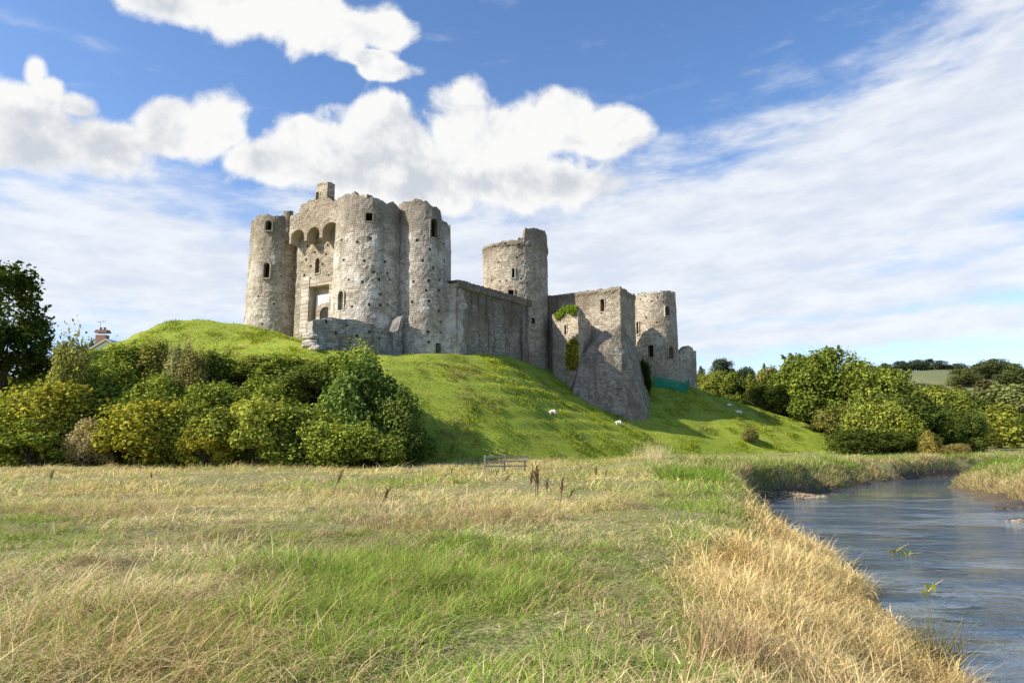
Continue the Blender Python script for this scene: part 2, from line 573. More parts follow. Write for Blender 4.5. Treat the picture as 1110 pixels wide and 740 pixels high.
# ------------------------------------------------------------------ masonry
def stone_mat(name, tint=(1, 1, 1), lichen=0.5, streaks=0.5, dark=0.0, su=2.2, sv=4.0, ztop=None, moss=0.0):
    m, n = mat_new(name)
    uv = n.n('ShaderNodeUVMap', uv_map='wall').outputs[0]
    pos = n.n('ShaderNodeNewGeometry').outputs['Position']
    wn = n.noise(uv, 1.2, 3, 0.6, out='Color')
    wuv = n.n('ShaderNodeVectorMath', {0: uv, 1: n.n('ShaderNodeVectorMath', {0: wn, 1: (0.16, 0.07, 0.0)}, operation='MULTIPLY').outputs[0]}, operation='ADD').outputs[0]
    wsep = n.n('ShaderNodeSeparateXYZ', {'Vector': wuv})
    vv = n.mul(wsep.outputs[1], sv)
    row = n.m('FLOOR', vv)
    fr = n.sub(vv, row)
    rr = n.n('ShaderNodeTexWhiteNoise', {'W': row}, noise_dimensions='1D').outputs['Value']
    uu = n.add(n.mul(wsep.outputs[0], n.mul(n.mad(rr, 0.9, 0.6), su)), n.mul(rr, 37.0))
    cid = n.m('FLOOR', uu)
    fu = n.sub(uu, cid)
    wnn = n.n('ShaderNodeTexWhiteNoise', {'Vector': n.comb(cid, row, 0.0)}, noise_dimensions='2D')
    rnd = n.n('ShaderNodeSeparateColor', {'Color': wnn.outputs['Color']})
    em = n.m('MINIMUM', n.m('MINIMUM', fr, n.sub(1.0, fr)), n.mul(n.m('MINIMUM', fu, n.sub(1.0, fu)), 1.8))
    edge = n.step(em, 0.02, 0.20)
    big = n.noise(pos, 0.22, 5, 0.6)
    med = n.noise(pos, 0.9, 6, 0.65)
    fine = n.noise(pos, 5.0, 5, 0.7)
    ps = n.n('ShaderNodeSeparateXYZ', {'Vector': pos})
    stv = n.comb(n.mul(n.add(ps.outputs[0], ps.outputs[1]), 0.85), n.mul(n.sub(ps.outputs[0], ps.outputs[1]), 0.85), n.mul(ps.outputs[2], 0.10))
    st = n.noise(stv, 1.0, 5, 0.65)
    course = n.noise(n.comb(n.mul(n.n('ShaderNodeSeparateXYZ', {'Vector': uv}).outputs[0], 0.12), n.n('ShaderNodeSeparateXYZ', {'Vector': uv}).outputs[1], 0.0), 1.7, 4, 0.7)
    T = lambda c: tuple(a * b for a, b in zip(c, tint))
    col = n.mix(rnd.outputs[0], T((0.30, 0.268, 0.218)), T((0.60, 0.56, 0.475)))
    col = n.mix(n.mul(n.step(rnd.outputs[1], 0.80, 0.95), 0.5), col, T((0.42, 0.33, 0.245)))
    col = n.mix(n.mul(n.step(rnd.outputs[2], 0.82, 0.93), 0.55), col, T((0.22, 0.195, 0.165)))
    col = n.mix(n.mad(edge, -0.34, 0.34), col, T((0.27, 0.245, 0.205)))
    col = n.mix(n.mul(n.step(big, 0.42, 0.64), 0.5), col, T((0.28, 0.232, 0.172)))
    col = n.mix(n.mul(n.step(med, 0.50, 0.70), 0.42), col, T((0.20, 0.172, 0.135)))
    col = n.mix(n.mul(n.step(course, 0.50, 0.68), 0.42), col, T((0.20, 0.175, 0.145)))
    lk = n.noise(n.n('ShaderNodeVectorMath', {0: pos, 1: (13.0, 7.0, 3.0)}, operation='ADD').outputs[0], 0.40, 7, 0.68)
    col = n.mix(n.mul(n.step(lk, 0.47, 0.66), lichen), col, T((0.68, 0.655, 0.60)))
    if streaks:
        col = n.mix(n.mul(n.step(st, 0.47, 0.66), streaks), col, T((0.105, 0.092, 0.078)))
        col = n.mix(n.mul(n.step(st, 0.40, 0.28), streaks * 0.45), col, T((0.50, 0.48, 0.44)))
    if ztop is not None:
        k = n.step(n.add(ps.outputs[2], n.add(n.mul(n.sub(big, 0.5), 8.0), n.mul(n.sub(med, 0.5), 3.0))), ztop - 5.0, ztop)
        col = n.mix(n.mul(k, 0.66), col, T((0.165, 0.138, 0.10)))
    if moss:
        gm = n.step(n.noise(pos, 0.8, 5, 0.65), 0.52, 0.66)
        col = n.mix(n.mul(gm, moss), col, (0.12, 0.14, 0.04))
    col = n.mix(n.mul(n.step(fine, 0.58, 0.76), 0.7), col, T((0.19, 0.165, 0.135)))
    h = n.add(n.mul(rnd.outputs[1], 0.5), n.add(n.mul(edge, 0.5), n.mul(fine, 0.8)))
    finish(n, col, 0.95, h, 0.09, 0.15, 0.9)
    return m


M_DRUM = stone_mat('limestone_rubble_pale', (1.16, 1.13, 1.08), lichen=0.75, streaks=0.38, ztop=28.0)
M_LEFT = stone_mat('limestone_rubble_coursed', (1.07, 1.04, 0.98), lichen=0.5, streaks=0.3, ztop=29.5)
M_BAY = stone_mat('limestone_rubble_brown', (0.92, 0.86, 0.76), lichen=0.34, streaks=0.30)
M_REAR = stone_mat('limestone_rubble_grey', (1.08, 1.06, 1.05), lichen=0.65, streaks=0.36, ztop=27.6)
M_CURTAIN = stone_mat('limestone_rubble_streaked', (0.80, 0.76, 0.72), lichen=0.22, streaks=0.85, ztop=20.2)
M_TOWER = stone_mat('sandstone_rubble', (1.05, 0.99, 0.89), lichen=0.36, streaks=0.22, ztop=29.6)
M_CHAPEL = stone_mat('chapel_rubble', (1.05, 0.99, 0.90), lichen=0.28, streaks=0.28, ztop=22.4, moss=0.12)
M_SPUR = stone_mat('spur_rubble_shaded', (0.74, 0.69, 0.63), lichen=0.26, streaks=0.6, moss=0.18)  # tint darkened and streaks strengthened to imitate the shade over the spur
M_RUIN = stone_mat('ruined_rubble_grey', (0.80, 0.81, 0.83), lichen=0.40, streaks=0.55)
M_DRESSED = stone_mat('dressed_stone', (1.05, 1.03, 0.98), lichen=0.2, streaks=0.1, su=1.2, sv=2.0)
M_VOID, _n = mat_new('unlit_interior_black')
finish(_n, (0.035, 0.031, 0.027, 1), 1.0)  # near-black colour stands in for the darkness inside the openings
M_PLASTER, _n = mat_new('white_limewash')
finish(_n, _n.mix(_n.noise(_n.n('ShaderNodeNewGeometry').outputs['Position'], 1.6, 4, 0.6), (0.74, 0.73, 0.71), (0.84, 0.83, 0.81)), 0.9)


def circle(cx, cy, r, n):
    return [(cx + r * math.cos(2 * math.pi * i / n), cy + r * math.sin(2 * math.pi * i / n)) for i in range(n)]


def resample(path, step):
    out = []
    n = len(path)
    for i in range(n):
        a, b = Vector(path[i]), Vector(path[(i + 1) % n])
        k = max(1, round((b - a).length / step))
        for j in range(k):
            out.append(a + (b - a) * (j / k))
    return out


def uvz(bm, uvl, fc, data):
    for lp in fc.loops:
        lp[uvl].uv = data.get(lp.vert, (lp.vert.co.x, lp.vert.co.z))


def masonry(name, path, z0, top, mat, parent, taper=0.0, flare=(0.0, 1.0), rough=0.065, step=0.34, vstep=0.34, thick=0.9, sink=1.2, ragged=0.25, ledge=None, seed=0, solid_top=False):
    """closed masonry solid: path is the plan outline (counter-clockwise), top(x, y) the wall-head height"""
    P = resample(path, step)
    n = len(P)
    c = Vector((sum(p.x for p in P) / n, sum(p.y for p in P) / n))
    nor = []
    for i in range(n):
        d = (P[(i + 1) % n] - P[i - 1]).normalized()
        nor.append(Vector((d.y, -d.x)))
    u = [0.0]
    for i in range(n):
        u.append(u[-1] + (P[(i + 1) % n] - P[i]).length)
    tops = []
    for i, p in enumerate(P):
        base = top(p.x, p.y) if callable(top) else top
        q = Vector((p.x * 0.9 + seed * 3.1, p.y * 0.9, seed))
        q2 = Vector((p.x * 2.6 + seed, p.y * 2.6, 7.7 + seed))
        tops.append(base + ragged * (mn.noise(q) * 1.3 + round(mn.noise(q2) * 2.2) * 0.34))
    K = max(3, round((max(tops) - z0) / vstep))
    bm = bmesh.new()
    uvl = bm.loops.layers.uv.new('wall')
    data = {}
    rows = []
    for k in range(K + 1):
        t = k / K
        row = []
        for i in range(n):
            z = z0 + (tops[i] - z0) * t
            hz = (z - z0)
            s = 1.0 - taper * t + flare[0] * max(0.0, 1 - hz / flare[1]) ** 1.5
            p = c + (P[i] - c) * s
            q = Vector((P[i].x, P[i].y, z))
            dsp = rough * (0.9 * mn.noise(q * 0.55 + Vector((seed, 0, 0))) + 0.75 * mn.noise(q * 1.7) + 0.6 * mn.noise(q * 3.6))
            if ledge and abs(z - ledge[0]) < vstep * 0.75: dsp += ledge[1]
            p = p + nor[i] * dsp
            v = bm.verts.new((p.x, p.y, z))
            data[v] = (u[i], z)
            row.append(v)
        rows.append(row)
    for k in range(K):
        for i in range(n):
            j = (i + 1) % n
            fc = bm.faces.new((rows[k][i], rows[k][j], rows[k + 1][j], rows[k + 1][i]))
            for lp, (ui, zi) in zip(fc.loops, ((u[i], 0), (u[i + 1], 0), (u[i + 1], 0), (u[i], 0))):
                lp[uvl].uv = (ui, lp.vert.co.z)
    bot = bm.faces.new(list(reversed(rows[0])))
    uvz(bm, uvl, bot, data)
    if solid_top:
        cv = bm.verts.new((sum(v.co.x for v in rows[K]) / n, sum(v.co.y for v in rows[K]) / n, sum(v.co.z for v in rows[K]) / n))
        for i in range(n):
            fc = bm.faces.new((rows[K][i], rows[K][(i + 1) % n], cv))
            for lp in fc.loops: lp[uvl].uv = (lp.vert.co.x, lp.vert.co.y)
    else:
        inn, low = [], []
        for i in range(n):
            v = rows[K][i]
            p2 = Vector((v.co.x, v.co.y)) - nor[i] * thick
            inn.append(bm.verts.new((p2.x, p2.y, v.co.z + 0.10 * mn.noise(Vector((p2.x * 2, p2.y * 2, seed))))))
            low.append(bm.verts.new((p2.x, p2.y, min(tops) - sink)))
        for i in range(n):
            j = (i + 1) % n
            for quad in ((rows[K][i], rows[K][j], inn[j], inn[i]), (inn[i], inn[j], low[j], low[i])):
                fc = bm.faces.new(quad)
                for lp in fc.loops: lp[uvl].uv = (lp.vert.co.x + lp.vert.co.y, lp.vert.co.z)
        fc = bm.faces.new(low)
        for lp in fc.loops: lp[uvl].uv = (lp.vert.co.x, lp.vert.co.y)
    me = bpy.data.meshes.new(name)
    bm.to_mesh(me)
    bm.free()
    me.materials.append(mat)
    return link(name, me, parent)


def hull(name, pts, mat, parent, cuts=5, rough=0.14, seed=0):
    bm = bmesh.new()
    for p in pts: bm.verts.new(p)
    r = bmesh.ops.convex_hull(bm, input=bm.verts)
    bmesh.ops.delete(bm, geom=[e for e in r['geom_interior'] + r['geom_unused'] if isinstance(e, bmesh.types.BMVert)], context='VERTS')
    bmesh.ops.triangulate(bm, faces=bm.faces)
    for _ in range(cuts):
        es = [e for e in bm.edges if e.calc_length() > 0.55]
        if not es: break
        bmesh.ops.subdivide_edges(bm, edges=es, cuts=1)
        bmesh.ops.triangulate(bm, faces=[f for f in bm.faces if len(f.verts) > 4])
    bmesh.ops.recalc_face_normals(bm, faces=bm.faces)
    bm.normal_update()
    for v in bm.verts:
        q = v.co.copy()
        v.co += v.normal * rough * (mn.noise(q * 0.7 + Vector((seed, 0, 0))) + 0.8 * mn.noise(q * 2.1) + 0.5 * mn.noise(q * 4))
    uvl = bm.loops.layers.uv.new('wall')
    for fc in bm.faces:
        nn = fc.normal
        for lp in fc.loops:
            co = lp.vert.co
            lp[uvl].uv = ((co.x * 0.8 + co.y * 0.6) if abs(nn.y) > abs(nn.x) else (co.y * 0.8 + co.x * 0.6), co.z)
    me = bpy.data.meshes.new(name)
    bm.to_mesh(me); bm.free()
    me.materials.append(mat)
    return link(name, me, parent)


def profile(w, h, arched, k=6):
    pts = [(-w / 2, 0), (w / 2, 0)]
    if arched:
        hs = h - w / 2
        pts += [(w / 2 * math.cos(a), hs + w / 2 * math.sin(a)) for a in [math.pi * i / k for i in range(k + 1)]]
    else:
        pts += [(w / 2, h), (-w / 2, h)]
    return pts


def add_prism(bm, prof, p, nrm, d0, d1, grow=0.0):
    """profile (t, z) extruded along the outward normal from d0 to d1"""
    t = Vector((-nrm.y, nrm.x, 0))
    zc = sum(q[1] for q in prof) / len(prof)
    A, B = [], []
    for a, b in prof:
        base = p + t * a + Vector((0, 0, b))
        A.append(bm.verts.new(base + nrm * d0))
        B.append(bm.verts.new(base + nrm * d1))
    n = len(prof)
    fs = [bm.faces.new(A), bm.faces.new(list(reversed(B)))]
    for i in range(n):
        j = (i + 1) % n
        fs.append(bm.faces.new((A[j], A[i], B[i], B[j])))
    bmesh.ops.recalc_face_normals(bm, faces=fs)


DEBUG = False


def cut(ob, bmc):
    me = bpy.data.meshes.new('cutter')
    bmesh.ops.recalc_face_normals(bmc, faces=bmc.faces)
    bmc.to_mesh(me); bmc.free()
    co = bpy.data.objects.new('cutter', me)
    COL.objects.link(co)
    def vol(m_):
        b_ = bmesh.new()
        b_.from_mesh(m_)
        v_ = b_.calc_volume(signed=True)
        b_.free()
        return v_
    v0 = vol(ob.data)
    new = None
    for solver in ('EXACT', 'FAST'):
        md = ob.modifiers.new('cut', 'BOOLEAN')
        md.operation = 'DIFFERENCE'
        md.solver = solver
        md.object = co
        bpy.context.view_layer.update()
        dg = bpy.context.evaluated_depsgraph_get()
        new = bpy.data.meshes.new_from_object(ob.evaluated_get(dg))
        ob.modifiers.clear()
        v1 = vol(new)
        if DEBUG: print('CUT', ob.name, solver, round(v0, 1), round(v1, 1))
        if abs(v0) * 0.75 < abs(v1) < abs(v0) * 1.01:
            break
        bpy.data.meshes.remove(new)
        new = None
    if new is not None:
        old = ob.data
        new.name = old.name
        ob.data = new
        bpy.data.meshes.remove(old)
    bpy.data.objects.remove(co)
    bpy.data.meshes.remove(me)


def window(parent, p, nrm, w, h, arched, mat, name='window', rim=0.16):
    """dressed stone surround with a near-black sheet painted as the unlit space behind"""
    bm = bmesh.new()
    uvl = bm.loops.layers.uv.new('wall')
    t = Vector((-nrm.y, nrm.x, 0))
    inner = profile(w, h, arched)
    outer = [(a * (w + 2 * rim) / w, -rim + b * (h + 2 * rim) / h) for a, b in inner]
    def P(q, d): return bm.verts.new(p + t * q[0] + Vector((0, 0, q[1])) + nrm * d)
    I1, O1, I0, O0 = [P(q, 0.07) for q in inner], [P(q, 0.07) for q in outer], [P(q, -0.5) for q in inner], [P(q, -0.5) for q in outer]
    n = len(inner)
    for i in range(n):
        j = (i + 1) % n
        for q in ((I1[i], I1[j], O1[j], O1[i]), (O1[i], O1[j], O0[j], O0[i]), (I1[j], I1[i], I0[i], I0[j])):
            bm.faces.new(q)
    for fc in bm.faces:
        for lp in fc.loops: lp[uvl].uv = (lp.vert.co.x + lp.vert.co.y, lp.vert.co.z)
    me = bm_mesh(name, bm, mat)
    o = link(name, me, parent)
    bm = bmesh.new()
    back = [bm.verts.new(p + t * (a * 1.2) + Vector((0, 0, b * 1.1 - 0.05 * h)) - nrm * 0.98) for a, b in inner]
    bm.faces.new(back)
    me2 = bm_mesh('unlit_interior_sheet', bm, M_VOID)
    link('unlit_interior_sheet', me2, o)
    return o


def on_circle(px, py, cx, cy, r):
    d = ray(px, py)
    a = d.x ** 2 + d.y ** 2
    b = -2 * (d.x * cx + d.y * cy)
    c = cx * cx + cy * cy - r * r
    disc = max(b * b - 4 * a * c, 0)
    t = (-b - math.sqrt(disc)) / (2 * a)
    p = Vector((d.x * t, d.y * t, EYE + d.z * t))
    return p, Vector((p.x - cx, p.y - cy, 0)).normalized()


def on_line(px, py, a, b):
    d = ray(px, py)
    vx, vy = b[0] - a[0], b[1] - a[1]
    nx_, ny_ = vy, -vx
    t = (a[0] * nx_ + a[1] * ny_) / (d.x * nx_ + d.y * ny_)
    p = Vector((d.x * t, d.y * t, EYE + d.z * t))
    nr = Vector((nx_, ny_, 0)).normalized()
    if nr.dot(Vector((d.x, d.y, 0))) > 0: nr = -nr
    return p, nr


def openings(ob, specs, mat, arched=True):
    """specs: (hit, normal, w, h, framed, arched)"""
    bmc = bmesh.new()
    keep = []
    for s in specs:                                   # no two openings may overlap
        c_ = s[0] + Vector((0, 0, s[3] / 2))
        if all((c_ - (k[0] + Vector((0, 0, k[3] / 2)))).length > 0.75 + 0.5 * (max(s[2], s[3]) + max(k[2], k[3])) - 0.35 for k in keep): keep.append(s)
    specs = keep
    for p, nr, w_, h_, framed, ar in specs:
        add_prism(bmc, profile(w_, h_, ar), p, nr, 0.6, -1.0 if framed else -0.55)
    cut(ob, bmc)
    for p, nr, w_, h_, framed, ar in specs:
        if framed: window(ob, p, nr, w_, h_, ar, mat)


# ---- great gatehouse
LX, LY = at(296.5, 300, 88).x, 88.0
DX, DY = at(400.5, 300, 80).x, 80.0
EX, EY = at(459, 300, 80.4).x, 80.4
gate = thing('gatehouse', (DX - 4, DY + 2, gz(DX, DY - 4)), 'great stone gatehouse with twin round towers and a square chimney turret', 'gatehouse')
fd = Vector((DX - LX, DY - LY, 0)).normalized()          # along the entrance front
fb = Vector((-fd.y, fd.x, 0))                            # towards the back
if fb.y < 0: fb = -fb


def top_left(x, y):
    return 29.9


body = masonry('main_block', [(LX + fb.x, LY + fb.y), (DX + fb.x * 0.5, DY + fb.y * 0.5), (EX - 0.6, EY + 1.0), (EX - 1.6, EY + 8.0), (LX + fb.x * 11, LY + fb.y * 11)],
               8.0, lambda x, y: 29.0 if x < -20 else 26.3, M_REAR, gate, ragged=0.5, step=0.6, vstep=0.6)
left_t = masonry('round_tower', circle(LX, LY, 3.48, 72), 9.0, at(295, 232, 85.0).z, M_LEFT, gate, taper=0.235, flare=(0.06, 6.0), ragged=0.22, seed=1, ledge=(21.2, 0.05))
stair = masonry('stair_turret', circle(at(280.5, 300, 92.5).x, 92.5, 1.75, 36), 9.0, at(272, 241, 92).z, M_LEFT, gate, taper=0.22, ragged=0.2, seed=2)
mer = masonry('merlon', circle(*[(v) for v in on_circle(312, 240, LX, LY, 2.55)[0].xy], 0.62, 16), at(312, 262, 86.2).z, at(312, 228.5, 86.2).z, M_LEFT, gate, ragged=0.2, seed=5, solid_top=True, rough=0.06)


def top_drum(x, y):
    a = x - DX
    return at(400, 213.5, 76).z + (0.55 if a < -0.6 and y < DY else 0.0) - 0.10 * max(0, a)


drum = masonry('round_tower', circle(DX, DY, 4.62, 90), 8.0, top_drum, M_DRUM, gate, taper=0.135, flare=(0.03, 6.0), ragged=0.42, seed=3, ledge=(24.8, 0.07))


def top_rear(x, y):
    a = x - EX
    return at(452, 219, 78).z - 0.32 * max(0, a) ** 1.3 - (0.9 if a > 2.4 else 0)


rear = masonry('round_tower', circle(EX, EY, 3.42, 76), 7.0, top_rear, M_REAR, gate, taper=0.06, flare=(0.05, 8.0), ragged=0.42, seed=4)
# corner strip of paler masonry where the curtain wall joins
jn = on_line(493.5, 340, (-12, 78.6), (0, 78.6))[0]
masonry('wall_joint', [(jn.x - 1.6, 78.7), (jn.x + 0.45, 78.7), (jn.x + 1.6, 81.4), (jn.x - 0.6, 82.2)], 8.0, at(494, 307, 78.6).z, M_REAR, gate, ragged=0.3, solid_top=True, seed=6)

# entrance front between the towers
A0 = Vector((LX, LY)) + Vector((fd.x, fd.y)) * 5.2 - Vector((fb.x, fb.y)) * 0.9
A1 = Vector((DX, DY)) - Vector((fb.x, fb.y)) * 0.9
bv = Vector((fb.x, fb.y))
front = masonry('entrance_front', [tuple(A0), tuple(A1), tuple(A1 + bv * 3.4), tuple(A0 + bv * 3.4)], 8.0, at(340, 224, 84).z, M_BAY, gate, ragged=0.2, seed=8, rough=0.10, step=0.4)
F0, F1 = tuple(A0), tuple(A1)
pz = lambda px, py: on_line(px, py, F0, F1)[0].z
pl, nf = on_line(345, 330, F0, F1)
# the tall recess of the doorway
d0, _ = on_line(335, 352, F0, F1)
d1, _ = on_line(356.5, 352, F0, F1)
dm = (d0 + d1) / 2
dw = (d1 - d0).length
dz0 = at(345, 362, dm.y).z
dz1 = on_line(346, 310, F0, F1)[0].z
slit_p, _ = on_line(344.0, 296, F0, F1)
slit_p.z = on_line(344, 296, F0, F1)[0].z
bmc = bmesh.new()
add_prism(bmc, [(-dw / 2, 0), (dw / 2, 0), (dw / 2, dz1 - dz0), (-dw / 2, dz1 - dz0)], Vector((dm.x, dm.y, dz0)), nf, 0.8, -0.95)
add_prism(bmc, profile(0.75, 1.9, True), slit_p, nf, 0.6, -1.0)
hp = []
for (hx, hy) in ((330, 300), (337, 290), (353, 277), (350, 288), (332, 283), (356, 300), (341, 275), (355, 267), (333, 268)):
    p_, _ = on_line(hx, hy, F0, F1)
    add_prism(bmc, profile(0.34, 0.36, False), p_, nf, 0.6, -0.5)
cut(front, bmc)
window(front, slit_p, nf, 0.75, 1.9, True, M_BAY)
# doorway: white panel over an arched near-black sheet standing in for the unlit passage
door = thing('doorway_tmp', (0, 0, 0), None, None)
bpy.data.objects.remove(door)
bm = bmesh.new()
uvl = bm.loops.layers.uv.new('wall')
aw, ah = dw * 0.56, at(345, 330, dm.y).z - dz0
ap = Vector((dm.x, dm.y, dz0)) + fd * (dw * 0.16)
arch_in = profile(aw, ah - 0.25, True, 10)
# surround slab with an arched hole: ring from the arch to a wider arch
arch_out = [(a * 1.75, (b if b < 0.01 else b + 0.55)) for a, b in arch_in]
t_ = Vector((-nf.y, nf.x, 0))
if t_.dot(fd) < 0: sgn = -1
else: sgn = 1
def DP(q, d): return bm.verts.new(ap + t_ * q[0] + Vector((0, 0, q[1])) + nf * d)
I1, O1, I0, O0 = [[DP(q, d) for q in qs] for qs, d in ((arch_in, -0.45), (arch_out, -0.45), (arch_in, -0.93), (arch_out, -0.93))]
n_ = len(arch_in)
for i in range(1, n_):
    j = (i + 1) % n_
    for q in ((I1[i], I1[j], O1[j], O1[i]), (O1[i], O1[j], O0[j], O0[i]), (I1[j], I1[i], I0[i], I0[j])):
        bm.faces.new(q)
for fc in bm.faces:
    for lp in fc.loops: lp[uvl].uv = (lp.vert.co.x + lp.vert.co.y, lp.vert.co.z)
doorway = link('doorway', bm_mesh('doorway', bm, M_BAY), gate)
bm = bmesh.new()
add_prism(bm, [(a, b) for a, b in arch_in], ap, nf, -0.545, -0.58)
link('unlit_interior_sheet', bm_mesh('unlit_interior_sheet', bm, M_VOID), doorway)
bm = bmesh.new()
add_prism(bm, [(-dw / 2 + 0.5, ah * 0.55), (dw / 2 - 0.04, ah * 0.55), (dw / 2 - 0.04, dz1 - dz0 - 1.0), (-dw / 2 + 0.5, dz1 - dz0 - 1.0)] if sgn > 0 else
          [(-dw / 2 + 0.04, ah * 0.55), (dw / 2 - 0.5, ah * 0.55), (dw / 2 - 0.5, dz1 - dz0 - 1.0), (-dw / 2 + 0.04, dz1 - dz0 - 1.0)], Vector((dm.x, dm.y, dz0)), nf, -0.60, -0.86)
tag(link('limewashed_panel', bm_mesh('limewashed_panel', bm, M_PLASTER), doorway), 'white limewashed panel over the arch')
# dressed pilaster and head round the recess
bm = bmesh.new()
uvl = bm.loops.layers.uv.new('wall')
ph = dz1 - dz0
for (t0, t1, z0_, z1_, pr) in ((-dw / 2 - 1.3, -dw / 2 - 0.02, 0.0, ph + 1.3, 0.28), (-dw / 2 - 0.02, dw / 2 + 0.02, ph + 0.02, ph + 1.0, 0.20), (dw / 2 + 0.02, dw / 2 + 0.7, 0.0, ph + 1.0, 0.24)):
    if sgn < 0: t0, t1 = -t1, -t0
    add_prism(bm, [(t0, z0_), (t1, z0_), (t1, z1_), (t0, z1_)], Vector((dm.x, dm.y, dz0)), nf, pr, -0.2)
for fc in bm.faces:
    for lp in fc.loops: lp[uvl].uv = (lp.vert.co.x + lp.vert.co.y, lp.vert.co.z)
link('door_surround', bm_mesh('door_surround', bm, M_DRESSED), gate)

# machicolated parapet on three arches
PF = 1.5
G0, G1 = A0 - bv * PF, A1 - bv * PF
g0, g1 = tuple(G0), tuple(G1)
def par_top(x, y):
    s = (Vector((x, y)) - G0).dot(Vector((fd.x, fd.y))) / (G1 - G0).length
    za = [(0.0, 234), (0.22, 232), (0.27, 221), (0.42, 217), (0.50, 214), (0.60, 216), (1.0, 213)]
    for (s0, v0), (s1, v1) in zip(za, za[1:]):
        if s <= s1: break
    v = v0 + (v1 - v0) * min(max((s - s0) / (s1 - s0), 0), 1)
    return at(320 + 42 * s, v, G0.y + (G1.y - G0.y) * s).z
pbot = on_line(342, 259, g0, g1)[0].z
par = masonry('parapet', [g0, g1, tuple(G1 + bv * 1.5), tuple(G0 + bv * 1.5)], pbot, par_top, M_BAY, gate, ragged=0.28, seed=9, rough=0.07, step=0.4, solid_top=True)
bmc = bmesh.new()
for (xa, xb, yt, yb) in ((315.5, 329.5, 249.0, 280), (333.0, 346.0, 246.0, 280), (349.5, 366, 241.0, 280)):
    pa, _ = on_line(xa, 255, g0, g1)
    pb, _ = on_line(xb, 255, g0, g1)
    zt = on_line((xa + xb) / 2, yt, g0, g1)[0].z
    mid = (pa + pb) / 2
    ww = (pb - pa).length
    hh = zt - (pbot - 0.6)
    pr = [(-ww / 2, 0), (ww / 2, 0)] + [(ww / 2 * math.cos(a), hh - 0.9 + 0.9 * math.sin(a)) for a in [math.pi * i / 10 for i in range(11)]]
    add_prism(bmc, pr, Vector((mid.x, mid.y, pbot - 0.6)), nf, 1.2, -PF - 0.3)
cut(par, bmc)
# chimney turret
T0, _ = on_line(338.5, 215, g0, g1)
T1, _ = on_line(350.0, 215, g0, g1)
T0, T1 = Vector(T0.xy) + bv * 0.7, Vector(T1.xy) + bv * 0.7
td = (T1 - T0).length
q0 = on_line(362.5, 215, tuple(T1), tuple(T1 + bv))[0]
tdep = (Vector(q0.xy) - T1).length
chim = masonry('chimney_turret', [tuple(T0), tuple(T1), tuple(T1 + bv * tdep), tuple(T0 + bv * tdep)], pz(345, 232) - 1, at(347, 196.5, T1.y).z, M_BAY, gate, ragged=0.16, seed=10, rough=0.06, step=0.3, vstep=0.3, solid_top=True)
wp, wn_ = on_line(344.2, 217, tuple(T0), tuple(T1))
openings(chim, [(wp, wn_, 0.5, 1.1, True, True)], M_BAY)
masonry('parapet_stub', [tuple(T0 - Vector((fd.x, fd.y)) * 2.6), tuple(T0), tuple(T0 + bv * 1.2), tuple(T0 - Vector((fd.x, fd.y)) * 2.6 + bv * 1.2)], pz(330, 230) - 1,
        lambda x, y: at(331, 216.5, T0.y).z, M_BAY, gate, ragged=0.5, seed=11, solid_top=True, step=0.35)

# windows and putlog holes of the towers
def Rl(z): return 3.62 * (1 - 0.235 * (z - 9) / (30 - 9))
def Rd(z): return 4.62 * (1 - 0.135 * (z - 8) / (29 - 8))
def hitL(px, py): return on_circle(px, py, LX, LY, 3.25 if py > 260 else 2.95)
def hitD(px, py): return on_circle(px, py, DX, DY, Rd(at(px, py, 76).z))
def hitE(px, py): return on_circle(px, py, EX, EY, 3.3)
sp = [(*hitL(291, 249.5), 0.78, 1.3, True, True), (*hitL(288.5, 301), 0.74, 2.0, True, True), (*hitL(301, 366), 0.5, 0.7, False, False)]
for (x, y) in ((282, 270), (300, 262), (306, 300), (279, 322), (297, 330), (311, 345), (284, 352)):
    sp.append((*hitL(x, y), 0.26, 0.26, False, False))
openings(left_t, sp, M_LEFT)
random.seed(4)
sp = [(*hitD(369, 336), 0.85, 2.2, True, True), (*hitD(400, 239.5), 0.75, 0.9, True, False)]
for y in (262, 283, 297, 306, 318, 334):
    for x in range(374, 438, 10):
        if random.random() < 0.45:
            sp.append((*hitD(x + random.uniform(-4, 4), y + random.uniform(-2.5, 2.5)), random.uniform(0.26, 0.40), random.uniform(0.26, 0.40), False, False))
openings(drum, sp, M_DRUM)
sp = [(*hitE(470.5, 257), 0.8, 2.2, True, True), (*hitE(474.5, 385), 0.75, 1.4, True, False)]
for y in (306, 317, 328, 339, 350, 361, 373):
    for x in (448, 463.5, 477, 486):
        if random.random() < 0.62 and not (y > 365 and x > 465):
            sp.append((*hitE(x + random.uniform(-1.5, 1.5), y + random.uniform(-1, 1)), 0.32, 0.34, False, False))
for (x, y) in ((452, 262), (466, 272), (458, 284), (482, 266), (482, 285), (470, 292)):
    sp.append((*hitE(x, y), 0.3, 0.4, False, False))
openings(rear, sp, M_REAR)


